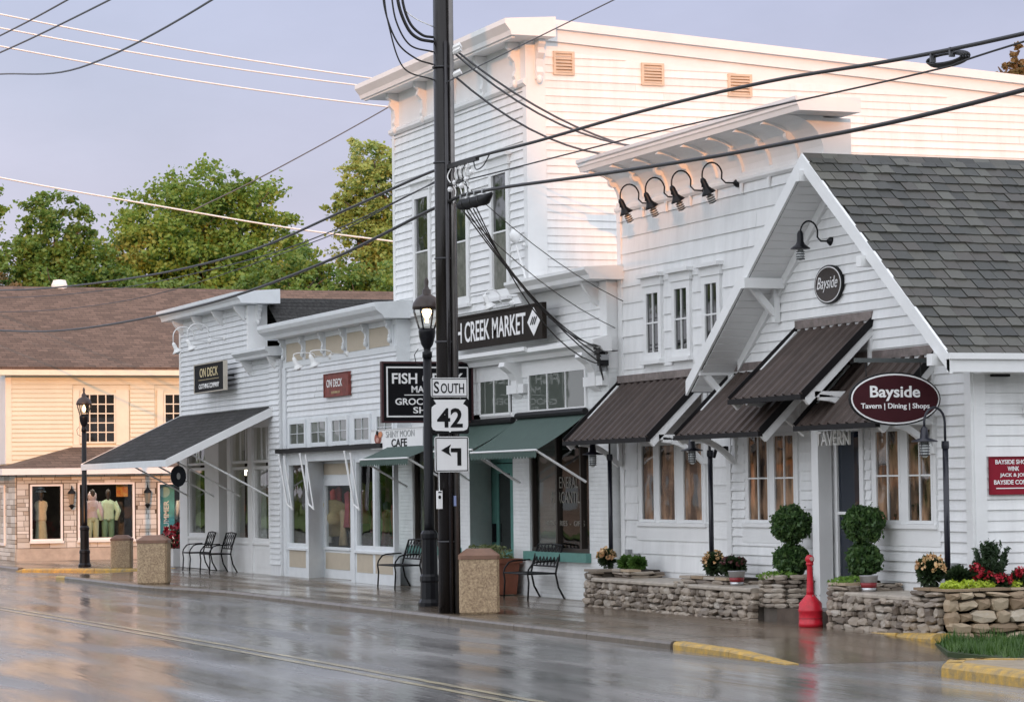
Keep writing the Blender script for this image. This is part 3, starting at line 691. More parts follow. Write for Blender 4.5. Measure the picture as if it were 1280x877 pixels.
for a, b in tw: window(od, PO, a, b, 3.06, 3.50, 2, 2, .09, .06, TRIMG, GLASS_G, gap=.045, mull=.012)
mb = MB(); pbox(mb, PO, XL - .05, -53.5, 0, .22, 2.86, 2.955); mb.build('awning_box', BLACKM, od)
MB().box(XL + .1, XR, 17.98, 18.35, 2.66, 2.86).build('lintel', TRIMG, od)
def shop_pane(x0, x1, z0, z1, y, label='display_window', kick=True, kz=(.32, .70), fm=TRIMG, par=None, kickm=TAN):
    Q = Plane('Y', y); par = par or od
    f = MB(); b = .07
    pbox(f, Q, x0, x0 + b, -.08, .02, z0, z1); pbox(f, Q, x1 - b, x1, -.08, .02, z0, z1); pbox(f, Q, x0 + b, x1 - b, -.08, .02, z1 - b, z1); pbox(f, Q, x0 + b, x1 - b, -.08, .02, z0, z0 + b)
    fw = f.build(label, fm, par); pbox(MB(), Q, x0 + b, x1 - b, -.05, -.04, z0 + b, z1 - b).build('pane', GLASS_C, fw)
    if kick:
        pbox(MB(), Q, x0, x1, -.1, .02, .1, z0 - .002).build('stall_riser', fm, par)
        pbox(MB(), Q, x0 + .09, x1 - .09, .02, .028, *kz).build('kick_panel', kickm, par)
        pbox(MB(), Q, x0, x1, .02, .07, z0 - .08, z0 - .03).build('sill', fm, par)
shop_pane(-60.70, -59.20, .78, 2.66, 18.0)
MB().box(-60.75, -60.70, 17.97, 18.1, .1, 2.66).build('mullion_post', TRIMG, od)
MB().prism([(-59.34, 17.97, .1), (-59.12, 17.97, .1), (-59.40, 18.44, .1), (-59.60, 18.44, .1)], (0, 0, 2.56)).build('return_wall', TRIMG, od)
MB().prism([(-57.30, 18.44, .1), (-55.86, 17.98, .1), (-55.70, 17.98, .1), (-57.2, 18.5, .1)], (0, 0, 2.56)).build('return_wall', TRIMG, od)
MB().box(-59.44, -57.28, 18.42, 18.5, 2.28, 2.66).build('door_transom_rail', TRIMG, od)
MB().box(-59.36, -57.40, 18.405, 18.418, 2.36, 2.60).build('transom_panel', TAN, od)
Q = Plane('Y', 18.42)
f = MB()
for a in ((-59.44, -59.28, .1, 2.28), (-57.44, -57.28, .1, 2.28), (-59.28, -57.44, 2.12, 2.28), (-59.28, -57.44, .1, .78)): pbox(f, Q, a[0], a[1], -.06, .02, a[2], a[3])
d = f.build('door', TRIMG, od); pbox(MB(), Q, -59.28, -57.44, -.03, -.02, .78, 2.12).build('pane', GLASS_C, d)
pbox(MB(), Q, -59.22, -57.5, .02, .03, .30, .66).build('kick_panel', TAN, d)
pbox(MB(), Q, -59.3, -57.42, .02, .06, .72, .77).build('door_rail', TRIMG, d)
MB().box(-55.86, -55.62, 17.9, 18.0, .1, 2.66).build('pier', TRIMG, od)
shop_pane(-55.62, -54.40, .80, 2.66, 17.95); shop_pane(-54.40, -53.12, .80, 2.66, 17.95)
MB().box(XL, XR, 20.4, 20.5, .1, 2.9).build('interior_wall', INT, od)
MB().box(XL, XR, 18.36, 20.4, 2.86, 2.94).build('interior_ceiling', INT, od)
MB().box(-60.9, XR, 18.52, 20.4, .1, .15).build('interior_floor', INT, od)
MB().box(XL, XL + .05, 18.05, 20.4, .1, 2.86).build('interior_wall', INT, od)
for i in range(26):
    x = rng.uniform(-60.6, -53.3); z = rng.uniform(.3, 1.7); c = rng.choice([(.35, .1, .1), (.3, .28, .22), (.12, .2, .12), (.25, .12, .18), (.4, .38, .34), (.08, .1, .16)])
    mb = MB(); mb.lathe([(.02, z + .75), (.13, z + .70), (.11, z + .4), (.17, z)], x, rng.uniform(19.0, 20.2), 8, 1, .6); mb.build('hanging_garment', mat('garment_%d' % (i % 6), c, .85), od, smooth=True)
hat = thing('straw_hat', 'wide straw sun hat displayed inside the glass shop door', 'hat', (-59.35, 18.62, 1.40))
mb = MB(); hm = mat('straw', (.55, .42, .2), .8, var=.2, scale=30)
pr = [(.42, .0), (.40, .03), (.17, .04), (.15, .12), (.08, .17), (.01, .18)]
vs = MB(); vs.lathe([(r, z) for r, z in pr], 0, 0, 20)
Rm = Matrix.Rotation(R(66), 3, 'Z') @ Matrix.Rotation(R(98), 3, 'X') 
mb.v = [tuple(Rm @ Vector(v) + Vector((-59.35, 18.62, 1.40))) for v in vs.v]; mb.f = vs.f
mb.build('brim', hm, hat, smooth=True)
for x, z, c in ((-60.2, .85, (.75, .70, .62)), (-59.85, 1.25, (.65, .10, .08)), (-59.45, 1.3, (.50, .09, .08)), (-59.15, .8, (.60, .45, .28)), (-58.8, 1.2, (.45, .08, .10))):
    mb = MB(); mb.lathe([(.02, z + .80), (.15, z + .74), (.12, z + .4), (.2, z)], x, 18.78, 10, 1, .45); mb.build('hanging_garment', mat('door_garment_%d' % int(-x * 10), c, .85, var=.3, scale=9), od, smooth=True)
for x in (-60.55, -58.9, -55.7):     # folded awning arms hanging down the shop front
    o = thing('awning_arm', {-60.55: 'white folded awning arm at the left end of the white shop front', -58.9: 'white folded awning arm left of the recessed shop door', -55.7: 'white folded awning arm right of the recessed shop door'}[x], 'awning arm', (x, 17.95, 1.6), 'folded awning arms')
    MB().tube([(x, 17.72, 2.84), (x + .18, 17.86, 1.72)], .022, 6).build('rod', WHITE, o)
    MB().tube([(x + .22, 17.78, 2.80), (x + .42, 17.90, 1.60)], .018, 6).build('rod', WHITE, o)
    MB().tube([(x + .18, 17.86, 1.72), (x + .42, 17.92, 1.60)], .02, 6).build('pivot', WHITE, o)
mb = MB()

# ------------------------------------------------------------------ grey shop with the shingled porch awning (left)
ol = thing('clothing_shop', 'pale grey clapboard shop with a stepped parapet and white glazed front', 'building', (-66, 18.0, .1))
PL = Plane('Y', 18.0)
MB().box(-70.4, -63.9, 18.0, 18.42, 3.7, 6.42).build('parapet_wall', GREYW, ol)
MB().box(-63.9, -61.30, 18.0, 18.42, 3.7, 5.1).build('parapet_wall', GREYW, ol)
siding(ol, PL, -70.26, -63.98, 5.1, 6.38, .125, GREYW); siding(ol, PL, -70.26, -61.9, 3.85, 5.1, .125, GREYW)
MB().box(-61.89, -61.03, 17.9, 18.3, .1, 5.0).build('pilaster', GREYW, ol)
siding(ol, Plane('Y', 17.9), -61.87, -61.05, .35, 5.0, .125, GREYW)
pbox(MB(), PL, -70.42, -70.26, 0, .035, 3.9, 6.4).build('corner_board', WHITE, ol)
pbox(MB(), PL, -63.98, -63.86, 0, .035, 5.1, 6.4).build('corner_board', WHITE, ol)
MB().box(-63.895, -63.86, 18.0, 18.44, 5.2, 6.4).build('corner_board', WHITE, ol)
mb = MB(); pprism(mb, PL, [(-.6, 6.42), (.36, 6.42), (.38, 6.5), (.5, 6.6), (.5, 6.68), (-.6, 6.76)], -70.95, -63.3); mb.build('cornice', TRIMG, ol)
mb = MB(); pprism(mb, PL, [(-.45, 5.08), (.34, 5.08), (.36, 5.14), (.45, 5.22), (.45, 5.28), (-.45, 5.33)], -64.6 + .75, -61.0); mb.build('cornice', TRIMG, ol)
for u, z in ((-70.1, 6.41), (-68.2, 6.41), (-66.2, 6.41), (-64.2, 6.41), (-63.6, 5.07), (-61.35, 5.07)):
    mb = MB(); pprism(mb, PL, [(0, z), (.30, z), (.24, z - .12), (.07, z - .34), (0, z - .36)], u - .05, u + .05); mb.build('bracket', WHITE, ol)
P2 = Plane('X', -63.86); bracket_scroll(ol, P2, 18.2, 6.41, .4, .25, .1, WHITE)
# dark roof behind the parapets
shingled(ol, 'roof', [(-64.1, 18.45, 6.55), (-61.0, 18.45, 4.7), (-61.0, 34, 4.7), (-64.1, 34, 6.55)], ASPH_SH)
shingled(ol, 'roof', [(-64.1, 18.45, 6.55), (-67.2, 18.45, 4.7), (-67.2, 34, 4.7), (-64.1, 34, 6.55)], ASPH_SH)
MB().box(-70.4, -61.03, 21, 30, .1, 4.55).build('body', GREYW, ol)
# porch awning
aw = thing('porch_awning', 'large charcoal shingled awning with white edge boards over the grey shop front', 'awning', (-66, 18, 2.8))
A0, A1 = -70.4, -61.6; yo, zo, yi, zi = 15.45, 2.74, 17.97, 3.93
shingled(aw, 'shingles', [(A0, yo, zo), (A1, yo, zo), (A1, yi, zi), (A0, yi, zi)], ASPH_SH, .03)
MB().hexa([(A0 + .02, yo + .02, zo - .06), (A1 - .02, yo + .02, zo - .06), (A1 - .02, yi, zi - .06), (A0 + .02, yi, zi - .06)], [(A0 + .02, yo + .02, zo - .002), (A1 - .02, yo + .02, zo - .002), (A1 - .02, yi, zi - .002), (A0 + .02, yi, zi - .002)]).build('soffit', WHITE, aw)
for x in (A0 - .03, A1): MB().hexa([(x, yo - .06, zo - .16), (x + .035, yo - .06, zo - .16), (x + .035, yi, zi - .16), (x, yi, zi - .16)], [(x, yo - .06, zo + .02), (x + .035, yo - .06, zo + .02), (x + .035, yi, zi + .045), (x, yi, zi + .045)]).build('edge_board', WHITE, aw)
MB().box(A0, A1, yo - .06, yo - .02, zo - .14, zo + .01).build('front_board', TRIMG, aw)
for x in (-62.2, -64.6, -67.0, -69.4): MB().tube([(x, 16.05, 2.92), (x, 17.95, 1.9)], .022, 6).build('support_rod', WHITE, aw)
# glazed front below it
def post(x0, x1, z1=3.7, y0=17.95, y1=18.3, z0=.1): MB().box(x0, x1, y0, y1, z0, z1).build('post', WHITE, ol)
post(-70.4, -69.62); post(-67.88, -66.55); post(-65.78, -65.45); post(-63.95, -63.58); post(-62.2, -61.9)
MB().box(-70.4, -61.9, 17.97, 18.3, 3.55, 3.86).build('lintel', WHITE, ol)
shop_pane(-69.62, -67.88, .92, 2.62, 18.02, fm=WHITE, par=ol, kz=(.28, .8), kickm=WHITE)
for a, b in ((-65.45, -63.95), (-63.58, -62.2)): shop_pane(a, b, .85, 2.6, 18.02, fm=WHITE, par=ol, kz=(.25, .7), kickm=WHITE)
for a, b, n in ((-69.62, -67.88, 2), (-65.45, -63.95, 3), (-63.58, -62.2, 3)):
    window(ol, PL, a + .06, b - .06, 2.74, 3.50, n, 1, .06, .02, WHITE, GLASS_C, gap=.0, inset=.06, mull=.07)
MB().box(-66.55, -65.78, 18.7, 18.76, .1, 3.5).build('door', mat('dark_door', (.03, .03, .034), .4), ol)
MB().box(-66.55, -65.78, 18.66, 18.70, 2.4, 2.5).build('door_rail', WHITE, ol)
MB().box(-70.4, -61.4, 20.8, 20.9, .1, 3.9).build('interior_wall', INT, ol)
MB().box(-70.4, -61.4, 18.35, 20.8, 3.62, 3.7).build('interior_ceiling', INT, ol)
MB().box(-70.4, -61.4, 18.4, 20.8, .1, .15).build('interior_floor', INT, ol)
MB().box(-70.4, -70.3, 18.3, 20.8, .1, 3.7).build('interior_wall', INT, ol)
for i in range(18):
    x = rng.uniform(-69.5, -62.3); z = rng.uniform(.4, 1.5); c = rng.choice([(.4, .14, .12), (.3, .28, .22), (.45, .40, .36), (.2, .22, .2)])
    mb = MB(); mb.lathe([(.02, z + .75), (.15, z + .70), (.12, z + .4), (.2, z)], x, rng.uniform(19.0, 20.2), 8, 1, .6); mb.build('hanging_garment', mat('garmentb_%d' % (i % 4), c, .85), ol, smooth=True)
for i, (x, z) in enumerate(((-64.9, 3.2), (-64.2, 2.9), (-63.2, 3.25), (-62.6, 3.0), (-68.9, 2.5))):
    o = thing('ceiling_lamp', ['lit globe lamp high in the left transom of the double window', 'lit globe lamp low in the left transom of the double window', 'lit globe lamp high in the right transom of the double window', 'lit globe lamp nearest the white pilaster', 'lit globe lamp behind the panelled window beside the corner post'][i], 'lamp', (x, 19.3, z), 'lit lamps inside the grey shop')
    MB().ball((x, 19.3, z), .085, 10, 6).build('globe', BULBW, o, smooth=True); MB().tube([(x, 19.3, z + .07), (x, 19.3, 3.62)], .012, 5).build('stem', BLACKM, o)
bs = thing('hanging_sign', 'small black rounded sign hanging under the shingled awning corner', 'sign', (-61.9, 15.75, 2.4))
mb = MB(); mb.lathe([(.20, 0), (.20, .04)], 0, 0, 16)
mb.v = [(-61.9 + z, 15.75 + x * .9, 2.38 + y * 1.2) for x, y, z in mb.v]; mb.build('board', BLACK, bs)
mb = MB(); mb.lathe([(.07, 0), (.07, .05)], 0, 0, 14); mb.v = [(-61.9 + z, 15.75 + x * .6, 2.38 + y * 1.1) for x, y, z in mb.v]; mb.build('emblem', mat('pale_emblem', (.20, .20, .19)), bs)
MB().tube([(-61.88, 15.75, 2.58), (-61.88, 15.75, 2.76)], .01, 5).build('hanger', BLACKM, bs)

# ------------------------------------------------------------------ far shop: stone ground floor, sunlit yellow upper floor
fb = thing('corner_store', 'yellow clapboard store over a tan stone ground floor with brown shingle roofs', 'building', (-82, 18, .1))
FX = Plane('X', -80.0); UX = Plane('X', -82.2)
win = [(16.0, 16.93, .67, 2.28), (17.38, 19.04, .68, 2.31), (19.74, 21.3, .70, 2.29)]
def wall_with_holes(parent, name, P, u0, u1, z0, z1, d0, holes, m):
    us = sorted({u0, u1, *[h[0] for h in holes], *[h[1] for h in holes]}); mb = MB()
    for a, b in zip(us[:-1], us[1:]):
        hs = [h for h in holes if h[0] <= a + 1e-4 and h[1] >= b - 1e-4]
        if not hs: pbox(mb, P, a, b, d0, 0, z0, z1)
        else: pbox(mb, P, a, b, d0, 0, z0, hs[0][2]); pbox(mb, P, a, b, d0, 0, hs[0][3], z1)
    return mb.build(name, m, parent)
wall_with_holes(fb, 'stone_backing', FX, 15.62, 24.0, .1, 2.62, -.25, win, MORTAR)
sm = [MB().box(-.5, .5, -.5, .5, -.5, .5).mesh('ashlar_%d' % k, STONE3) for k in range(1)]
z = .46; r = 0
while z < 2.56:
    h = rng.choice([.09, .12, .15, .17]); h = min(h, 2.60 - z); u = 15.62 - rng.uniform(0, .2)
    while u < 21.6:
        wd = rng.uniform(.22, .58); a, b = max(u, 15.62), min(u + wd, 21.7); u += wd
        if b - a < .06: continue
        if any(h0 < z + h / 2 < h1 and a < w1 + .03 and b > w0 - .03 for (w0, w1, h0, h1) in win):
            for (w0, w1, h0, h1) in win:
                if h0 < z + h / 2 < h1 and a < w1 + .03 and b > w0 - .03:
                    if a < w0 - .08: b = w0 - .04
                    elif b > w1 + .08: a = w1 + .04
                    else: a = b
            if b - a < .06: continue
        pr = rng.uniform(.02, .05)
        inst('stone_block', sm[0], fb, (-80 + pr / 2, (a + b) / 2, z + h / 2), (0, 0, 0), (pr, b - a - .014, h - .012))
    z += h
MB().box(-80.25, -79.95, 15.60, 22, .1, .45).build('plinth', mat('concrete_plinth', (.42, .39, .34), .8, var=.2), fb)
for i, (a, b, z0, z1) in enumerate(win):
    window(fb, FX, a + .05, b - .05, z0 + .05, z1 - .05, 1, 1, .055, .07, WHITE, GLASS_C, gap=.0, sill=.02, name='display_window')
MB().box(-84.4, -84.3, 15.6, 24, .1, 2.7).build('interior_wall', INT, fb)
MB().box(-84.3, -80.3, 15.6, 24, .25, .35).build('interior_floor', INT, fb)
MB().box(-84.3, -80.26, 15.6, 24, 2.63, 2.70).build('interior_ceiling', INT, fb)
# street side of the stone floor (facing the main street)
MB().box(-92, -80.25, 15.62, 15.9, .1, 2.62).build('stone_backing', MORTAR, fb)
FY = Plane('Y', 15.62); z = .1
while z < 2.56:
    h = rng.choice([.12, .16, .2]); u = -92
    while u < -80.05:
        wd = rng.uniform(.4, .9); b = min(u + wd, -80.05)
        if b - u > .1: inst('stone_block', sm[0], fb, ((u + b) / 2, 15.61, z + h / 2), (0, 0, 0), (b - u - .02, .06, h - .014))
        u += wd
    z += h
for x in (-81.6, -84.6): window(fb, FY, x - 1.0, x, .6, 2.2, 1, 1, .08, .08, WHITE, GLASS_D)
# skirt roof, eave
MB().hexa([(-79.6, 15.2, 2.66), (-79.6, 24, 2.66), (-82.2, 24, 3.34), (-82.2, 17.75, 3.34)], [(-79.6, 15.2, 2.72), (-79.6, 24, 2.72), (-82.2, 24, 3.40), (-82.2, 17.75, 3.40)]).build('skirt_roof', BROWN_SH, fb)
MB().hexa([(-79.6, 15.2, 2.66), (-82.2, 17.75, 3.34), (-92, 17.75, 3.34), (-92, 15.2, 2.66)], [(-79.6, 15.2, 2.72), (-82.2, 17.75, 3.40), (-92, 17.75, 3.40), (-92, 15.2, 2.72)]).build('skirt_roof', BROWN_SH, fb)
pbox(MB(), FX, 15.18, 24, .36, .44, 2.56, 2.74).build('fascia', WHITE, fb)
MB().box(-92, -79.57, 15.12, 15.18, 2.56, 2.74).build('fascia', WHITE, fb)
MB().box(-92, -79.64, 15.18, 24, 2.62, 2.655).build('soffit', WHITE, fb)
MB().box(-92, -82.22, 15.76, 30, 2.7, 5.6).build('upper_body', YELLOW, fb)
siding(fb, UX, 15.9, 30, 2.9, 5.5, .13, YELLOW, [(17.72, 19.46, 3.4, 5.2), (20.2, 21.9, 3.4, 5.2)], join=True)
pbox(MB(), UX, 15.74, 15.9, 0, .04, 2.9, 5.5).build('corner_board', CREAM, fb)
mb = MB(); mb.box(-92, -82.2, 15.72, 15.76, 2.9, 5.5); mb.build('side_cladding', GREYW, fb)
for x in (-83.2,): window(fb, Plane('Y', 15.72), x - .9, x, 3.6, 4.9, 2, 4, .08, .05, CREAM, GLASS_D)
for a, b in ((17.95, 18.99), (20.5, 21.54)):
    window(fb, UX, a + .03, b - .03, 3.54, 4.93, 4, 5, .05, .06, CREAM, GLASS_D, gap=.045)
    for c, e in ((a - .22, a - .03), (b + .03, b + .42)): pbox(MB(), UX, c, e, 0, .05, 3.44, 5.08).build('shutter', CREAM, fb)
    pbox(MB(), UX, a - .25, b + .44, 0, .08, 3.36, 3.43).build('sill', CREAM, fb)
pbox(MB(), UX, 15.4, 30, .02, .34, 5.50, 5.56).build('soffit', CREAM, fb)
pbox(MB(), UX, 15.3, 30, .34, .44, 5.50, 5.72).build('fascia', CREAM, fb)
MB().hexa([(-81.75, 15.2, 5.66), (-81.75, 30, 5.66), (-88.5, 30, 8.5), (-88.5, 15.2, 8.5)], [(-81.75, 15.2, 5.74), (-81.75, 30, 5.74), (-88.5, 30, 8.6), (-88.5, 15.2, 8.6)]).build('main_roof', BROWN_SH, fb)
MB().hexa([(-88.5, 15.2, 8.5), (-88.5, 30, 8.5), (-95, 30, 5.66), (-95, 15.2, 5.66)], [(-88.5, 15.2, 8.6), (-88.5, 30, 8.6), (-95, 30, 5.74), (-95, 15.2, 5.74)]).build('main_roof', BROWN_SH, fb)
mb = MB(); mb.lathe([(.26, 8.3), (.26, 8.66), (.20, 8.82), (.05, 8.84)], -88.6, 18.7, 10); mb.build('roof_vent', WHITE, fb)
for y in (17.17, 19.40):
    o = thing('wall_lantern', 'dark wall lantern on the stone wall ' + ('left of the wide display window' if y < 18 else 'right of the wide display window'), 'wall lantern', (-79.9, y, 1.8), 'wall lanterns on the stone front')
    mb = MB(); mb.lathe([(.02, 1.56), (.06, 1.62), (.09, 1.66), (.03, 1.7)], -79.82, y, 8); mb.lathe([(.12, 2.0), (.1, 2.06), (.03, 2.14), (.01, 2.24)], -79.82, y, 8); mb.build('cap', BLACKM, o)
    mb = MB(); mb.lathe([(.07, 1.7), (.10, 2.0)], -79.82, y, 8); mb.build('glass', mat('amber_lantern', (.25, .20, .14), .2), o)
    MB().tube([(-79.96, y, 1.9), (-79.88, y, 1.95)], .02, 6).build('arm', BLACKM, o)

for y in (16.5, 17.7, 18.2, 18.75, 20.3, 20.9):
    mb = MB(); mb.lathe([(.10, 2.60), (.10, 2.625)], -80.75, y, 12); mb.build('display_light', emit('display_light', (1., .88, .7), 30.), fb)
# mannequins in the display windows
def mannequin(x, y, z0, label, top_c, leg_c, hood=False, puff=False, skirt=False):
    o = thing('mannequin', label, 'mannequin', (x, y, z0), 'mannequins in the stone front windows')
    SK = mat('dark_mannequin', (.05, .05, .06), .5); n = label[:12].replace(' ', '_')
    TM = mat('fabric_' + n + str(round(y, 1)), top_c, .85, var=.15, scale=8); LM = mat('trousers_' + n + str(round(y, 1)), leg_c, .85, var=.12, scale=8)
    if skirt:
        mb = MB(); mb.lathe([(.17, z0 + .02), (.19, z0 + .3), (.15, z0 + .75), (.12, z0 + .92)], x, y, 12, .7, 1); mb.build('trousers', LM, o, smooth=True)
    else:
        mb = MB()
        for s in (-1, 1): mb.tube([(x, y + s * .10, z0), (x, y + s * .10, z0 + .4), (x, y + s * .085, z0 + .85)], [.075, .085, .11], 9)
        mb.lathe([(.15, z0 + .78), (.17, z0 + .86), (.14, z0 + .95)], x, y, 10, .7, 1); mb.build('trousers', LM, o, smooth=True)
    mb = MB(); k = 1.18 if puff else 1.0
    mb.lathe([(.15 * k, z0 + .82), (.17 * k, z0 + .9), (.15 * k, z0 + 1.08), (.20 * k, z0 + 1.28), (.17, z0 + 1.38), (.06, z0 + 1.43)], x, y, 14, .62, 1)
    if not skirt or hood:
        for s in (-1, 1):
            el = (x + .06, y + s * (.30 if puff else .25), z0 + 1.08)
            mb.tube([(x, y + s * .18, z0 + 1.34), el, (x + (.1 if puff else .02), y + s * (.22 if puff else .27), z0 + .82)], [.075 * k, .07 * k, .05], 8)
    if hood: mb.lathe([(.10, z0 + 1.38), (.14, z0 + 1.48), (.13, z0 + 1.60), (.05, z0 + 1.68)], x - .03, y, 10)
    mb.build('top', TM, o, smooth=True)
    mb = MB(); mb.lathe([(.045, z0 + 1.40), (.05, z0 + 1.46), (.085, z0 + 1.54), (.095, z0 + 1.62), (.07, z0 + 1.70), (.01, z0 + 1.73)], x + .03, y, 12, 1, .85); mb.build('head', SK, o, smooth=True)
    if skirt: 
        mb = MB(); mb.lathe([(.17, z0 + 1.66), (.12, z0 + 1.70), (.11, z0 + 1.78), (.02, z0 + 1.80)], x, y, 12); mb.build('hat', mat('denim_hat', (.06, .10, .16), .8), o)
    return o
mannequin(-80.75, 16.47, .40, 'mannequin in a cream top and wide pale trousers with a dark blue hat', (.78, .72, .56), (.60, .62, .48), skirt=True)
m1 = mannequin(-80.75, 17.98, .40, 'mannequin wearing a lilac grey hooded sweatshirt and pale green trousers', (.62, .60, .74), (.46, .56, .42), hood=True)
mannequin(-80.8, 18.45, .40, 'mannequin wearing a mint green puffy jacket and green trousers', (.55, .82, .68), (.14, .28, .20), puff=True)
mannequin(-80.8, 20.75, .40, 'mannequin in a white top beside the turquoise banner', (.7, .7, .68), (.05, .05, .06))
text(m1, 'DOOR\nCOUNTY', Plane('X', -80.75), 17.98, .125, 1.55, .12, .22, mat('gold_print', (.6, .5, .3)), 'printed_letters', th=.003)
o = thing('window_poster', 'yellow and red square poster in the upper corner of the wide window', 'poster', (-80.5, 18.8, 2.1))
MB().box(-80.45, -80.43, 18.62, 18.96, 1.90, 2.26).build('sheet', mat('yellow_poster', (.65, .50, .12), .7, col2=(.55, .12, .05), scale=9), o)
o = thing('window_banner', 'turquoise banner with white vertical lettering in the right hand shop window', 'banner', (-80.5, 20.1, 1.5))
MB().box(-80.45, -80.43, 19.80, 20.35, .78, 2.22).build('sheet', mat('turquoise_banner', (.10, .42, .42), .7, var=.3), o)
tx = text(o, 'SUMMER', Plane('X', -80.43), 20.12, .004, 1.25, .16, .9, LETTER, 'lettering', bold=.02)
me = tx.data   # turn the word upright along the banner
for v in me.vertices:
    wy = v.co.y + ORI[o.name].y - 20.12; wz = v.co.z + ORI[o.name].z - 1.25
    v.co.y = -wz + 20.10 - ORI[o.name].y; v.co.z = wy + 1.32 - ORI[o.name].z
mb = MB(); mb.lathe([(.16, 0), (.16, .012)], 0, 0, 16); mb.v = [(-80.425 + c, 20.05 + a, 2.02 + b) for a, b, c in mb.v]; mb.build('emblem', mat('pale_turquoise', (.35, .62, .62)), o)
for i, (y, z, c) in enumerate(((16.2, .75, (.5, .55, .45)), (17.55, .9, (.12, .12, .18)), (18.9, .9, (.08, .07, .06)), (17.5, 1.5, (.10, .09, .12)), (18.85, 1.5, (.07, .06, .06)), (20.6, 1.5, (.1, .1, .1)))):
    MB().box(-81.6, -81.3, y - .15, y + .15, z - .35, z + .25).build('shelf_goods', mat('goodsf_%d' % i, c, .7, var=.5, scale=8), fb)

# ------------------------------------------------------------------ tavern: false front and gable wing
tv = thing('tavern_building', 'white tavern with a bracketed false front and a steep slate roofed gable', 'building', (-37, 18.45, .1))
PB = Plane('Y', 18.50); PG = Plane('Y', 18.45); TS = Plane('X', -31.42)
MB().box(-42.9, -35.5, 18.50, 18.95, .1, 7.25).build('false_front_wall', WHITE, tv)
MB().box(-42.9, -35.5, 18.95, 28, .1, 5.0).build('body', WHITE, tv)
sw = [(-41.72, -41.26), (-40.61, -40.15), (-39.47, -39.04)]
siding(tv, PB, -42.76, -35.62, .38, 6.60, .275, WHITE_B, [(a - .17, b + .17, 4.0, 5.42) for a, b in sw] + [(-42.25, -39.35, 1.24, 2.9)], t=.026)
pbox(MB(), PB, -42.92, -42.76, 0, .035, .1, 6.62).build('corner_board', WHITE, tv)
pbox(MB(), PB, -42.92, -35.48, .0, .03, 6.60, 6.75).build('frieze_board', WHITE, tv)
mb = MB(); pprism(mb, PB, [(.03, 6.58), (.07, 6.62), (.07, 6.66), (.03, 6.70)], -42.94, -35.46); mb.build('frieze_moulding', WHITE, tv)
cove = [(0, 6.75)] + [(.58 * (1 - math.cos(t)), 6.75 + .52 * math.sin(t)) for t in [R(90) * k / 8 for k in range(1, 9)]]
mb = MB(); pprism(mb, PB, cove + [(0, 7.27)], -42.92, -35.48)
cv = mb.build('cove_cornice', WHITE, tv)
mb = MB(); pprism(mb, PB, [(-.35, 7.272), (.62, 7.272), (.64, 7.34), (.66, 7.36), (.66, 7.46), (-.35, 7.48)], -43.08, -35.0); mb.build('cornice', WHITE, tv)
mb = MB(); pprism(mb, PB, [(.661, 7.40), (.69, 7.42), (.69, 7.47), (.66, 7.475)], -43.09, -34.99); mb.build('cornice_moulding', TRIMG, tv)
for u in [-42.75 + k * .93 for k in range(8)]:
    if u > -35.7: u = -35.6
    mb = MB()
    arc = [(.58 * (1 - math.cos(t)) + .045, 6.75 + .52 * math.sin(t) - .03 * t) for t in [R(90) * k / 8 for k in range(9)]]
    inn = [(.58 * (1 - math.cos(t)) - .012, 6.75 + .52 * math.sin(t)) for t in [R(90) * k / 8 for k in range(9)]]
    for k in range(8):
        q = [arc[k], arc[k + 1], inn[k + 1], inn[k]]; pprism(mb, PB, q, u - .03, u + .03)
    b = mb.build('bracket', WHITE, tv)
    c = PB.p(u, .16, 7.08); mb = MB(); mb.lathe([(.085, -.045), (.085, .045)], 0, 0, 12); mb.v = [(c[0] + z_, c[1] + x_, c[2] + y_) for x_, y_, z_ in mb.v]; mb.build('roundel', WHITE, b)
    pbox(MB(), PB, u - .035, u + .035, .03, .06, 6.42, 6.58).build('drop', WHITE, b)
for a, b in sw: window(tv, PB, a, b, 4.19, 5.15, 2, 2, .12, .05, WHITE, GLASS_D, gap=.03, sill=.05, head=.14, mull=.025)
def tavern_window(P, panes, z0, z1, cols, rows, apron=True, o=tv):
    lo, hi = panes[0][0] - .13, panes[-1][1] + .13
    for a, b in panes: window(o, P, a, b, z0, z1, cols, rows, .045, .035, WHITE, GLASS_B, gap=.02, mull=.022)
    mb = MB(); pbox(mb, P, lo, panes[0][0] - .047, 0, .03, z0 - .1, z1 + .16); pbox(mb, P, panes[-1][1] + .047, hi, 0, .03, z0 - .1, z1 + .16)
    for (a, b), (c, d) in zip(panes[:-1], panes[1:]):
        if c - b > .1: pbox(mb, P, b + .047, c - .047, 0, .03, z0 - .1, z1 + .16)
    pbox(mb, P, panes[0][0] - .045, panes[-1][1] + .045, 0, .03, z1 + .047, z1 + .159)
    mb.build('window_casing', WHITE, o)
    pbox(MB(), P, lo - .04, hi + .04, 0, .07, z0 - .11, z0 - .048).build('sill', WHITE, o)
    if apron: pbox(MB(), P, lo - .1, hi + .1, 0, .032, z0 - .34, z0 - .112).build('apron_board', WHITE, o)
tavern_window(PB, [(-42.03, -41.56), (-41.33, -40.74), (-40.40, -39.72)], 1.49, 2.68, 1, 1)
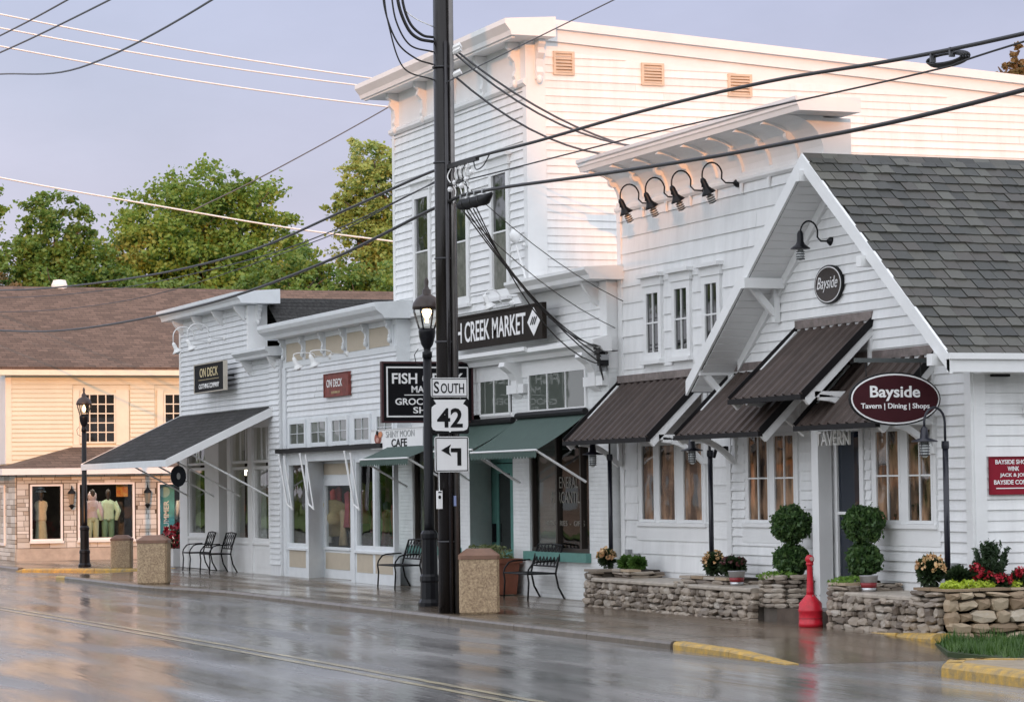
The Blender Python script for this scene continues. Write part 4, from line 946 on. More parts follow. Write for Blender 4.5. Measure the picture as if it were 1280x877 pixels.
# gable wing
sl = (6.62 - 3.62) / 3.95; RX = -34.88
roofz = lambda x: 6.62 - sl * abs(x - RX)
mb = MB(); mb.prism([(-38.7, 18.45, .1), (-31.44, 18.45, .1), (-31.44, 18.45, roofz(-31.44) - .2), (RX, 18.45, 6.42), (-38.7, 18.45, roofz(-38.7) - .2)], (0, .10, 0)); mb.build('gable_wall', WHITE, tv)
mb = MB(); mb.prism([(-38.7, 18.95, .1), (-31.44, 18.56, .1), (-31.44, 18.56, roofz(-31.44) - .2), (RX, 18.56, 6.42), (-38.7, 18.95, roofz(-38.7) - .2)], (0, 12, 0)); mb.build('gable_body', WHITE, tv)
siding(tv, PG, -38.55, -31.56, .30, 6.3, .137, WHITE_B, [(-38.1, -36.28, 1.2, 2.95), (-35.25, -34.3, .3, 2.95), (-34.15, -32.3, 1.2, 2.95)],
       clip=lambda z: (RX - max(.0, (6.40 - z) / sl), RX + max(.0, (6.40 - z) / sl)))
pbox(MB(), PG, -38.72, -38.56, 0, .036, .1, 3.5).build('corner_board', WHITE, tv)
pbox(MB(), PG, -31.56, -31.40, 0, .036, .1, 3.5).build('corner_board', WHITE, tv)
pbox(MB(), TS, 18.45, 18.62, .002, .038, .1, 3.45).build('corner_board', WHITE, tv)
siding(tv, TS, 18.62, 26, .3, 3.44, .137, WHITE_B, t=.022)
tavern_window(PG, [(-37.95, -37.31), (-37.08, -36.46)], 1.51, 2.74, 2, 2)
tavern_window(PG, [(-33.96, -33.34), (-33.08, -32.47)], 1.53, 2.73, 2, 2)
f = MB(); pbox(f, PG, -35.22, -35.10, -.05, .04, .3, 2.86); pbox(f, PG, -34.44, -34.32, -.05, .04, .3, 2.86); pbox(f, PG, -35.10, -34.44, -.05, .04, 2.76, 2.86)
pbox(f, PG, -35.10, -34.44, -.0, .03, .3, .5)
d = f.build('tavern_door', WHITE, tv); pbox(MB(), PG, -35.09, -34.45, .005, .015, .5, 1.60).build('pane', dark_glass('navy_door_glass', (.012, .018, .03), 1.45), d)
pbox(MB(), PG, -35.09, -34.45, .005, .015, 1.64, 2.75).build('pane', dark_glass('navy_door_glass'), d); pbox(MB(), PG, -35.1, -34.44, .0, .035, 1.60, 1.64).build('door_rail', WHITE, d)
MB().box(-35.36, -35.16, 18.15, 18.36, .3, 2.82).build('porch_post', WHITE, tv)
MB().box(-35.9, -33.95, 17.66, 18.44, .1, .30).build('door_step', mat('dark_wet_step', (.10, .075, .06), .3, var=.4), tv)
# roof
def roof_slab(sgn):
    e = RX + sgn * 3.95; pts = [(RX, 0, 6.60), (e, 0, 3.60), (e, 0, 3.44), (RX, 0, 6.42)]
    return MB().hexa([(x, 17.87, z) for x, _, z in pts], [(x, 31, z) for x, _, z in pts])
roof_slab(1).build('roof_deck', mat('dark_underlay', (.02, .02, .02), .9), tv); roof_slab(-1).build('roof_deck', mat('dark_underlay', (.02, .02, .02), .9), tv)
for s in (1, -1):
    e = RX + s * 3.99; mb = MB()
    mb.hexa([(RX, 17.83, 6.64), (e, 17.83, 3.62), (e, 17.83, 3.40), (RX, 17.83, 6.40)], [(RX, 17.868, 6.64), (e, 17.868, 3.62), (e, 17.868, 3.40), (RX, 17.868, 6.40)]); mb.build('barge_board', WHITE, tv)
    mb = MB(); n = 30                                   # tongue and groove soffit
    for k in range(n):
        t0, t1 = k / n, (k + .9) / n
        a = (RX + s * 3.9 * t0, 6.415 - 3.0 * t0 * .987); b = (RX + s * 3.9 * t1, 6.415 - 3.0 * t1 * .987)
        mb.hexa([(a[0], 17.88, a[1] - .0), (a[0], 18.44, a[1] - .0), (b[0], 18.44, b[1] - .0), (b[0], 17.88, b[1] - .0)],
                [(a[0], 17.88, a[1] - .014), (a[0], 18.44, a[1] - .014), (b[0], 18.44, b[1] - .014), (b[0], 17.88, b[1] - .014)])
    mb.build('soffit_boards', WHITE, tv, kind='stuff')
    mb = MB(); mb.hexa([(RX, 18.38, 6.40), (RX + s * 3.3, 18.38, 3.90), (RX + s * 3.3, 18.38, 3.74), (RX, 18.38, 6.24)], [(RX, 18.448, 6.40), (RX + s * 3.3, 18.448, 3.90), (RX + s * 3.3, 18.448, 3.74), (RX, 18.448, 6.24)]); mb.build('rake_board', WHITE, tv)
for x in (RX, RX + 1.75, RX + 3.6, RX - 1.8):
    z = 6.42 - sl * abs(x - RX); MB().box(x - .07, x + .07, 17.76, 18.4, z - .17, z - .02).build('purlin_end', WHITE, tv)
MB().box(-30.97, -30.90, 17.83, 31, 3.42, 3.58).build('fascia', WHITE, tv)
MB().box(-31.0, -30.86, 17.82, 31, 3.582, 3.66).build('gutter', WHITE, tv)
MB().box(-31.42, -30.975, 18.46, 31, 3.415, 3.438).build('soffit', WHITE, tv)
MB().box(-31.38, -31.30, 18.7, 18.95, 3.38, 3.412).build('soffit_vent', BLACKM, tv)
MB().beam((-31.38, 19.22, 2.9), (-31.0, 19.22, 3.40), .08, .08).build('eave_brace', WHITE, tv)
def knee(x, z, o=tv):
    mb = MB(); mb.box(x - .05, x + .05, 17.86, 18.42, z - .09, z); mb.box(x - .05, x + .05, 18.33, 18.42, z - .62, z - .092); mb.build('gable_bracket', WHITE, o)
    MB().beam((x, 17.98, z - .09), (x, 18.35, z - .50), .08, .09).build('gable_brace', WHITE, o)
knee(-36.85, 5.02); knee(-38.45, 3.78)
# slates: each one a part where the photograph shows it, the rest of the slope joined
L_ = math.hypot(3.95, 3.0); ux, uz = 3.95 / L_, -3.0 / L_
NROW = 22; EX = L_ / NROW
meshes = []
for k in range(5):
    w = 1.0; j = [rng.uniform(-.03, .03) for _ in range(4)]
    vs = [(0, -.5, 0), (0, .5, 0), (1 + j[0], .5, 0), (1 + j[1], .15, 0), (1 + j[2], -.2, 0), (1 + j[3], -.5, 0)]
    mb = MB(); mb.prism(vs, (0, 0, 1)); meshes.append(mb.mesh('slate_%d' % k, SLATE))
ang = math.atan2(3.0, 3.95); rest = MB(); cnt = 0; far_cnt = 0
for r in range(NROW):
    s0 = (r) * EX; y = 17.90 - rng.uniform(0, .18); vis = 21.75 - (21.75 - 19.25) * r / (NROW - 1)
    while y < 24.5:
        wd = rng.uniform(.19, .27); a = max(y, 17.84); b = y + wd; y = b
        if b - a < .05: continue
        x0 = RX + ux * s0; z0 = 6.60 + uz * s0
        if b < vis and cnt < 300:
            o = inst('roof_slate', rng.choice(meshes), tv, (x0, (a + b) / 2, z0 + .010), (rng.uniform(-.01, .01), ang - R(4.2), rng.uniform(-.015, .015)), (EX * (1.10 + rng.uniform(-.04, .05)), b - a - .012, .020 + rng.uniform(0, .012))); cnt += 1
        else:
            lift = .03; x1 = x0 + ux * EX * 1.1; z1 = z0 + uz * EX * 1.1
            rest.hexa([(x0, a, z0 + .01), (x0, b - .01, z0 + .01), (x1, b - .01, z1 + lift), (x1, a, z1 + lift)], [(x0, a, z0 + .026), (x0, b - .01, z0 + .026), (x1, b - .01, z1 + lift + .016), (x1, a, z1 + lift + .016)])
rest.build('roof_slates', SLATE, tv, kind='stuff')
for y in [17.86 + k * .27 for k in range(26)]:
    mb = MB(); mb.prism([(RX - .17, y, 6.52), (RX, y, 6.655), (RX + .17, y, 6.52), (RX + .16, y, 6.50), (RX, y, 6.63), (RX - .16, y, 6.50)], (0, .262, 0)); mb.build('ridge_slate', SLATE, tv)
mb = MB(); mb.hexa([(RX, 17.84, 6.60), (RX - 3.95, 17.84, 3.60), (RX - 3.95, 17.84, 3.64), (RX, 17.84, 6.64)], [(RX, 31, 6.60), (RX - 3.95, 31, 3.60), (RX - 3.95, 31, 3.64), (RX, 31, 6.64)]); mb.build('far_slope_shingles', ASPH_SH, tv)
for x, z, dx in ((-42.55, .86, 0), (-42.28, .80, .02)): MB().box(x - .07, x + .07, 18.40, 18.476, z - .13, z + .13).build('outlet_box', GREYBOX, tv)
for x, z in ((-31.85, .86), (-32.05, .80)): MB().box(x - .07, x + .07, 18.32, 18.42, z - .13, z + .13).build('outlet_box', GREYBOX, tv)
MB().tube([(-31.85, 18.37, .3), (-31.85, 18.37, .74)], .02, 6).build('conduit', GREYBOX, tv)
mb = MB(); mb.box(-38.78, -38.62, 18.40, 18.46, 2.5, 2.62); mb.tube([(-38.7, 18.42, 2.6), (-38.7, 18.25, 2.58), (-38.7, 18.2, 2.45)], .03, 6); mb.build('door_bell', BLACKM, tv)

def metal_awning(label, x0, x1, zt, yf, zb, yw=18.47, o_name='metal_awning', brk=(True, True)):
    o = thing(o_name, label, 'awning', ((x0 + x1) / 2, yw, zb), 'dark metal awnings on the tavern')
    n = max(6, round((x1 - x0) / .26)); d = Vector((0, yf - yw, zb - zt)); nn = Vector((0, d.z, -d.y)).normalized()
    if nn.z < 0: nn = -nn
    for k in range(n):
        a = x0 + (x1 - x0) * k / n; b = x0 + (x1 - x0) * (k + 1) / n; w = b - a
        prof = [(a, 0), (b - .10, 0), (b - .075, .035), (b - .03, .035), (b - .002, 0), (b - .002, -.012), (a, -.012)]
        pts = [Vector((x, yw, zt)) + nn * h for x, h in prof]
        MB().prism(pts, d).build('metal_panel', BRONZE, o)
    MB().box(x0 - .02, x1 + .02, yw - .06, yw + .02, zt + .0, zt + .12).build('wall_flashing', mat('flashing_metal', (.24, .20, .19), .4, metal=.4, var=.4, scale=8), o)
    MB().box(x0 - .01, x1 + .01, yf - .04, yf + .03, zb - .07, zb + .0).build('front_edge', DARKBR, o)
    for x in (x0 + .03, x1 - .03):
        q = Vector((0, 0, -.09)); MB().beam(Vector((x, yw - .02, zt)) + q, Vector((x, yf + .04, zb)) + q, .07, .15).build('side_board', WHITE, o)
        MB().beam(Vector((x + (.04 if x > (x0 + x1) / 2 else -.04), yw - .02, zt - .0)), Vector((x + (.04 if x > (x0 + x1) / 2 else -.04), yf, zb - .0)), .02, .1).build('edge_flashing', DARKBR, o)
        if brk[0 if x < (x0 + x1) / 2 else 1]:
            mb = MB(); zz = zb + (zt - zb) * .40
            mb.box(x - .045, x + .045, yw - .08, yw - .02, zb - .42, zt - .25); b = mb.build('wall_bracket', WHITE, o)
            mb = MB(); mb.beam((x, yf + .18, zb - .0), (x, yw - .05, zb - .0), .07, .08); mb.build('strut', WHITE, b)
            mb = MB(); ar = [(x, yf + .25 + (yw - yf - .32) * t, zb - .04 - .36 * (t ** 2)) for t in [k / 5 for k in range(6)]]
            for p, q2 in zip(ar[:-1], ar[1:]): mb.beam(p, q2, .07, .08)
            mb.build('curved_brace', WHITE, b)
    return o
metal_awning('ribbed dark metal awning over the triple window beside the market', -42.85, -39.45, 3.74, 17.45, 2.78)
metal_awning('ribbed dark metal awning left of the tavern door, its corner under the highest awning', -38.42, -35.55, 3.74, 17.45, 2.78, brk=(True, False))
metal_awning('ribbed dark metal awning set highest, above the tavern door', -36.3, -34.02, 4.27, 17.35, 3.25)
metal_awning('ribbed dark metal awning behind the oval hanging sign', -34.7, -32.35, 3.72, 17.58, 2.83, brk=(False, True))

# gooseneck lamps
def tilt(mb, c, a):
    s_, c_ = math.sin(a), math.cos(a)
    mb.v = [(x, c[1] + (y - c[1]) * c_ - (z - c[2]) * s_, c[2] + (y - c[1]) * s_ + (z - c[2]) * c_) for x, y, z in mb.v]; return mb
def goose(label, x, zr, reach, up, drop, wall=18.45, mt=BLACK, shade=.15, group='black gooseneck lamps on the tavern', guard=True, side=0., lean=26):
    o = thing('gooseneck_lamp', label, 'wall lamp', (x, wall, zr), group)
    P = Plane('Y', wall)
    mb = MB(); mb.tube([P.p(x, .0, zr), P.p(x, .03, zr), P.p(x, .07, zr)], [.07, .065, .03], 10); mb.build('rosette', mt, o)
    pts = [P.p(x, .05, zr), P.p(x, reach * .35, zr + .0)]
    for k in range(0, 13):
        t = math.pi * k / 12 * 1.0; c = reach * .72; rr = reach * .28
        pts.append(P.p(x + side * k / 12, c - rr * math.cos(t) if k else reach * .46, zr + up * .35 + up * .65 * math.sin(t) if k else zr + up * .2))
    pts.append(P.p(x + side, reach, zr - drop * .4))
    MB().tube(pts, .013, 7).build('arm', mt, o, smooth=True)
    c = P.p(x + side, reach, zr - drop); z = c[2]; TL = R(lean); pv = (c[0], c[1], z + .25)
    mb = MB(); mb.lathe([(.025, z + .26), (.045, z + .22), (.05, z + .1), (.075, z + .06), (shade, z + .012), (shade, z), (shade * .4, z + .03)], c[0], c[1], 16); tilt(mb, pv, TL); mb.build('shade', mt, o, smooth=True)
    if guard:
        mb = MB(); mb.lathe([(.03, z + .0), (.055, z - .06), (.05, z - .13), (.02, z - .16)], c[0], c[1], 10); tilt(mb, pv, TL); mb.build('jar', LANT, o, smooth=True)
        mb = MB()
        for k in range(4): mb.lathe([(.060, z - .03 - .035 * k), (.066, z - .036 - .035 * k), (.060, z - .042 - .035 * k)], c[0], c[1], 10)
        tilt(mb, pv, TL); mb.build('wire_guard', mt, o)
    else:
        mb = MB(); mb.ball((c[0], c[1], z + .01), shade * .5, 8, 5); tilt(mb, pv, TL); mb.build('bulb', WSIGN, o, smooth=True)
    return o
LANT = mat('frosted_jar', (.55, .58, .58), .15, var=.1)
nm = ['first black gooseneck lamp from the left on the tavern false front', 'second black gooseneck lamp from the left on the tavern false front', 'third black gooseneck lamp from the left on the tavern false front', 'black gooseneck lamp nearest the gable peak on the false front']
for l, x in zip(nm, (-41.37, -40.36, -39.36, -38.24)): goose(l, x, 6.60, .60, .30, .20, 18.47, shade=.115)
goose('black gooseneck lamp on the gable wall above the small oval sign', -35.19, 5.45, .50, .28, .12, shade=.14, lean=0)
gm = 'white gooseneck lamps on the shop fronts'
goose('white gooseneck lamp lighting the long market sign', -47.3, 5.36, .55, .25, .10, 18.28, WHITE, .12, gm, False)
goose('white lamp above the black hanging sign, half behind the pole', -49.75, 4.9, .55, .2, .3, 18.28, WHITE, .13, gm, False)
goose('white lamp above the black hanging sign, left of the street lamp', -50.7, 4.9, .55, .2, .3, 18.28, WHITE, .13, gm, False)
goose('white gooseneck lamp left of the small red sign, on the outer side', -57.4, 4.88, .85, .08, .28, 18.0, WHITE, .12, gm, False)
goose('white gooseneck lamp left of the small red sign, nearer to it', -56.2, 4.88, .85, .08, .28, 18.0, WHITE, .12, gm, False)
goose('white gooseneck lamp hanging past the left edge of the grey parapet', -67.4, 5.74, .95, .35, .3, 18.0, WHITE, .13, gm, False)
goose('white gooseneck lamp above the left of the black shop sign', -66.0, 5.74, .95, .35, .3, 18.0, WHITE, .13, gm, False)
fl = thing('flood_light', 'white twin floodlight with a white bracket at the market corner', 'flood light', (-46.6, 18.2, 6.4))
MB().tube([(-46.45, 18.2, 5.75), (-46.62, 18.1, 6.35)], .02, 6).build('bracket', WHITE, fl); MB().tube([(-46.6, 18.22, 6.36), (-46.3, 18.12, 6.36)], .03, 6).build('arm', WHITE, fl)
mb = MB(); mb.lathe([(.03, 6.40), (.09, 6.45), (.11, 6.56), (.06, 6.64), (.01, 6.66)], -46.62, 18.08, 10); mb.build('head', WHITE, fl, smooth=True)

# ------------------------------------------------------------------ signs
def board(name, label, P, u0, u1, z0, z1, d0, d1, face, edge, rim=.03, rimm=None, loc=None):
    o = thing(name, label, 'sign', loc or P.p((u0 + u1) / 2, d0, z0)); pbox(MB(), P, u0, u1, d0, d1, z0, z1).build('board', face, o)
    mb = MB(); rm = rimm or edge
    pbox(mb, P, u0 - rim, u0, d0 - .005, d1 + .02, z0 - rim, z1 + rim); pbox(mb, P, u1, u1 + rim, d0 - .005, d1 + .02, z0 - rim, z1 + rim)
    pbox(mb, P, u0, u1, d0 - .005, d1 + .02, z1, z1 + rim); pbox(mb, P, u0, u1, d0 - .005, d1 + .02, z0 - rim, z0); mb.build('frame', rm, o)
    return o
def inlay(o, P, u0, u1, z0, z1, d, w, m):
    mb = MB(); pbox(mb, P, u0, u0 + w, d, d + .006, z0, z1); pbox(mb, P, u1 - w, u1, d, d + .006, z0, z1); pbox(mb, P, u0 + w, u1 - w, d, d + .006, z1 - w, z1); pbox(mb, P, u0 + w, u1 - w, d, d + .006, z0, z0 + w)
    mb.build('border_line', m, o)
DKSIGN = mat('dark_brown_sign', (.020, .015, .012), .6, var=.2, spec=.12)
o = board('market_sign', 'long dark sign with white market lettering and a diamond', PF, -50.2, -45.0, 4.64, 5.20, .30, .36, DKSIGN, DKSIGN, .035)
text(o, 'FISH CREEK MARKET', PF, -47.83, .362, 4.92, .38, 4.06, LETTER, bold=.012)
mb = MB(); mb.prism([(-45.70, 18.3 - .362, 4.92), (-45.40, 18.3 - .362, 4.67), (-45.10, 18.3 - .362, 4.92), (-45.40, 18.3 - .362, 5.17)], (0, -.008, 0)); dm = mb.build('diamond', LETTER, o)
for k in range(3): MB().beam((-45.54 + k * .09, 18.3 - .376, 4.87), (-45.42 + k * .09, 18.3 - .376, 5.00), .03, .004, up=(0, 1, 0)).build('fish_mark', BLACKL, o)
XS = Plane('X', -49.33)
o = board('hanging_market_sign', 'large black projecting market sign with a white border line', XS, 16.44, 18.18, 3.29, 4.36, 0, .08, BLACKS, mat('dark_maroon_edge', (.05, .015, .018), .4), .035)
inlay(o, XS, 16.50, 18.12, 3.36, 4.30, .081, .028, LETTER)
text(o, 'FISH CREEK', XS, 17.32, .082, 4.08, .20, 1.42, LETTER, bold=.02)
text(o, 'MARKET', XS, 17.32, .082, 3.88, .125, .66, LETTER, bold=.02)
pbox(MB(), XS, 16.85, 17.8, .082, .088, 3.765, 3.78).build('rule', LETTER, o)
text(o, 'GROCERY DELI', XS, 17.32, .082, 3.65, .125, 1.30, LETTER, bold=.02)
text(o, 'SHOP', XS, 17.32, .082, 3.49, .12, .60, LETTER, bold=.02)
MB().tube([(-49.29, 17.9, 4.38), (-49.29, 18.3, 4.38)], .02, 6).build('hanger', BLACKM, o); MB().tube([(-49.29, 18.1, 3.27), (-49.29, 18.32, 3.27)], .02, 6).build('hanger', BLACKM, o)
o = board('cafe_sign', 'white cafe sign with grey lettering and a small red figure, behind the street lamp', PF, -54.2, -51.0, 2.84, 3.22, .42, .47, WSIGN, WSIGN, .008)
text(o, 'SHINY MOON', PF, -52.4, .472, 3.12, .13, 1.75, GREYL, bold=0.0); text(o, 'CAFE', PF, -52.45, .472, 2.945, .16, .95, BLACKL, bold=.015)
def disc(o, P, u, z, d, rx, rz, m, name='badge', n=16, th=.006):
    mb = MB(); mb.prism([P.p(u + rx * math.cos(2 * math.pi * k / n), d, z + rz * math.sin(2 * math.pi * k / n)) for k in range(n)], Vector(P.n()) * th); return mb.build(name, m, o)
disc(o, PF, -53.78, 3.05, .472, .22, .12, mat('russet_badge', (.30, .08, .05), .6, var=.4)); disc(o, PF, -53.6, 3.13, .48, .12, .06, mat('orange_badge', (.62, .25, .12), .6)); disc(o, PF, -53.8, 3.16, .482, .07, .045, BLACKL); disc(o, PF, -53.78, 3.02, .482, .09, .05, mat('pink_badge', (.55, .30, .25), .6))
MB().box(-54.0, -53.9, 17.9, 18.3, 3.0, 3.05).build('mount', WHITE, o)
o = board('shop_sign', 'black shop sign with pale gold lettering on the grey parapet', PL, -67.6, -64.85, 4.46, 5.13, .28, .36, BLACKS, mat('cream_edge', (.55, .5, .42)), .02)
text(o, 'ON DECK', PL, -66.22, .365, 4.93, .22, 1.7, GOLD, bold=.01); text(o, 'CLOTHING COMPANY', PL, -66.22, .365, 4.60, .12, 1.9, LETTER, bold=.012); pbox(MB(), PL, -67.2, -65.3, .362, .368, 4.75, 4.76).build('rule', GOLD, o)
for x in (-67.3, -65.2): MB().tube([(x, 17.72, 4.8), (x, 18.0, 4.8)], .02, 5).build('mount', BLACKM, o)
o = board('small_shop_sign', 'small weathered red shop sign on the white clapboards', PO, -57.72, -55.98, 4.02, 4.50, .03, .07, OXRED, OXRED, .012)
text(o, 'ON DECK', PO, -56.98, .075, 4.30, .17, 1.1, LETTER, bold=.008); text(o, 'CLOTHING CO', PO, -56.9, .075, 4.10, .05, .6, GOLD)
# oval hanging sign
XO = Plane('X', -31.95)
o = thing('oval_sign', 'large maroon oval hanging sign with white lettering and rim', 'sign', (-31.95, 17.6, 2.8))
disc(o, XO, 17.61, 3.115, .0, .665, .345, BLACKM, 'board', 40, .035); disc(o, XO, 17.61, 3.115, .036, .645, .325, LETTER, 'rim', 40, .004); disc(o, XO, 17.61, 3.115, .041, .625, .305, MAROON, 'face', 40, .004)
text(o, 'Bayside', XO, 17.60, .046, 3.185, .195, .73, LETTER, bold=.02); text(o, 'Tavern | Dining | Shops', XO, 17.60, .046, 3.015, .088, 1.0, LETTER, bold=.015)
MB().box(-31.98, -31.92, 17.05, 18.42, 3.585, 3.64).build('bar', mat('grey_steel', (.09, .10, .10), .4, metal=.5), o)
for y in (17.2, 18.0): MB().tube([(-31.93, y, 3.40), (-31.95, y, 3.6)], .008, 5).build('chain', BLACKM, o)
o = thing('gable_sign', 'small dark oval sign with white script on the gable wall', 'sign', (-35.2, 18.42, 4.6))
disc(o, PG, -35.2, 4.84, .03, .42, .275, BLACKM, 'board', 32, .04); disc(o, PG, -35.2, 4.84, .071, .395, .255, LETTER, 'rim', 32, .004); disc(o, PG, -35.2, 4.84, .076, .375, .24, mat('brown_black_face', (.03, .018, .018), .12, var=.4, scale=3), 'face', 32, .004)
text(o, 'Bayside', PG, -35.2, .081, 4.84, .22, .62, LETTER, shear=.35, bold=-.004)
o = board('directory_sign', 'dark red directory sign with white lettering on the side wall', TS, 18.66, 19.36, 1.87, 2.35, .03, .045, REDSIGN, REDSIGN, .004)
for k, s in enumerate(('BAYSIDE SHOPS', 'WINK', 'JACK & JOIE', 'BAYSIDE COFFEE')): text(o, s, TS, 19.01, .047, 2.285 - .087 * k, .058, {0: .53, 1: .17, 2: .40, 3: .58}[k], LETTER, bold=.02, th=.003)
mb = MB(); pbox(mb, TS, 18.75, 19.2, .047, .051, 1.94, 1.953); mb.prism([TS.p(19.2, .047, 1.915), TS.p(19.28, .047, 1.9465), TS.p(19.2, .047, 1.978)], (.004, 0, 0)); mb.build('arrow', LETTER, o)
o = thing('hanging_letters', 'row of pale capital letters hung under the awning above the tavern door', 'sign', (-34.6, 18.1, 2.7))
text(o, 'TAVERN', Plane('Y', 18.1), -34.57, 0, 2.66, .20, .98, mat('pale_wood_letters', (.74, .74, .71), .6), bold=.01, th=.03)
pbox(MB(), Plane('Y', 18.1), -35.1, -34.05, -.025, -.005, 2.77, 2.80).build('rail', WHITE, o)

# ------------------------------------------------------------------ utility pole with route signs
PX, PY = -41.05, 14.73
po = thing('utility_pole', 'tall wet black utility pole with conduits beside the route signs', 'utility pole', (PX, PY, GZ))
MB().tube([(PX, PY, GZ), (PX, PY, 6), (PX, PY, 12.2)], [.150, .142, .13], 18).build('shaft', POLEM, po, smooth=True)
CON = mat('wet_black_conduit', (.016, .014, .016), .14, var=.3)
for dx, dy, r, z1 in ((.13, .10, .045, 12.0), (.155, .0, .035, 9.0), (.05, .165, .03, 6.45)):
    MB().tube([(PX + dx, PY + dy, GZ), (PX + dx, PY + dy, z1)], r, 10).build('conduit', CON if r < .04 else mat('grey_steel_conduit', (.16, .15, .145), .22, metal=.6, var=.2), po, smooth=True)
for z in (1.2, 2.6, 4.3, 5.6, 7.1, 8.6):
    mb = MB(); mb.lathe([(.158, z), (.161, z + .012), (.158, z + .024)], PX, PY, 16); mb.build('strap', mat('dark_strap', (.06, .06, .065), .4, metal=.6), po)
for k in range(7): MB().box(PX - .16, PX - .145, PY - .06, PY - .02, 1.5 + k * 1.1, 1.62 + k * 1.1).build('pole_tag', GALV, po)
class Shifted(Plane):
    shift = -.065
    def p(s, u, d, z): return (s.v + d, u - .065, z)
PXs = Shifted('X', PX + .20)
def plate(label, u0, u1, z0, z1, name='route_sign', face=WSIGN, rad=.035, back=BLACKL):
    o = thing(name, label, 'road sign', PXs.p((u0 + u1) / 2, 0, z0)); mb = MB(); pts = []
    for cu, cz, a0 in ((u1 - rad, z1 - rad, 0), (u0 + rad, z1 - rad, 90), (u0 + rad, z0 + rad, 180), (u1 - rad, z0 + rad, 270)):
        for k in range(5): a = R(a0 + 22.5 * k); pts.append(PXs.p(cu + rad * math.cos(a), 0, cz + rad * math.sin(a)))
    mb.prism(pts, (.006, 0, 0)); mb.build('plate', face, o); return o
def strip(o, P, pts, d, m, name='marking'):
    mb = MB(); mb.prism([P.p(u, d, z) for u, z in pts], Vector(P.n()) * .003); return mb.build(name, m, o)
o = plate('white SOUTH plate, topmost of the road signs on the pole', 14.475, 15.085, 3.445, 3.745)
inlay(o, PXs, 14.488, 15.072, 3.458, 3.732, .007, .010, BLACKL)
text(o, 'S', PXs, 14.565, .008, 3.595, .185, .088, BLACKL, bold=.012, th=.003); text(o, 'OUTH', PXs, 14.828, .008, 3.582, .155, .385, BLACKL, bold=.012, th=.003)
o = plate('square 42 route marker, black with a white shield shape', 14.465, 15.095, 2.875, 3.425, face=BLACKL)
W_ = [(14.515, 3.405), (15.045, 3.405), (15.0, 3.34), (15.03, 3.325), (15.075, 3.29), (15.08, 3.25), (15.08, 2.99), (15.06, 2.945), (15.01, 2.925), (14.80, 2.918), (14.78, 2.895), (14.76, 2.918), (14.55, 2.925), (14.50, 2.945), (14.48, 2.99), (14.48, 3.25), (14.485, 3.29), (14.53, 3.325), (14.56, 3.34)]
strip(o, PXs, W_, .0065, WSIGN, 'shield'); text(o, '42', PXs, 14.78, .011, 3.125, .30, .42, BLACKL, bold=.025, th=.003)
o = plate('square white sign with a black left turn arrow, lowest of the road signs', 14.525, 15.085, 2.285, 2.835)
inlay(o, PXs, 14.54, 15.07, 2.30, 2.82, .007, .012, BLACKL)
strip(o, PXs, [(14.79, 2.655), (14.96, 2.655), (14.96, 2.385), (14.895, 2.385), (14.895, 2.592), (14.79, 2.592)], .0075, BLACKL, 'arrow_shaft')
strip(o, PXs, [(14.63, 2.623), (14.795, 2.715), (14.765, 2.655), (14.765, 2.592), (14.795, 2.532)], .0078, BLACKL, 'arrow_head')
o = thing('notice_tag', 'small white notice with a black mark on the pole', 'notice', (PX + .05, 14.55, 1.75))
Pn = Plane('X', PX + .10); pbox(MB(), Pn, 14.515, 14.60, 0, .05, 1.72, 2.0).build('plate', WSIGN, o); disc(o, Pn, 14.553, 1.90, .051, .022, .028, BLACKL, 'mark'); pbox(MB(), Pn, 14.53, 14.585, .051, .054, 1.965, 1.985).build('mark', BLACKL, o)
MB().tube([(PX + .12, 14.56, 2.0), (PX + .12, 14.555, 2.9)], .008, 5).build('white_wire', WHITE, o)
o = thing('pole_label', 'tiny blue and white label strapped to the pole', 'label', (PX + .19, 14.80, 1.8)); MB().box(PX + .165, PX + .195, 14.775, 14.81, 1.76, 1.92).build('plate', mat('blue_label', (.25, .3, .5), .4), o)

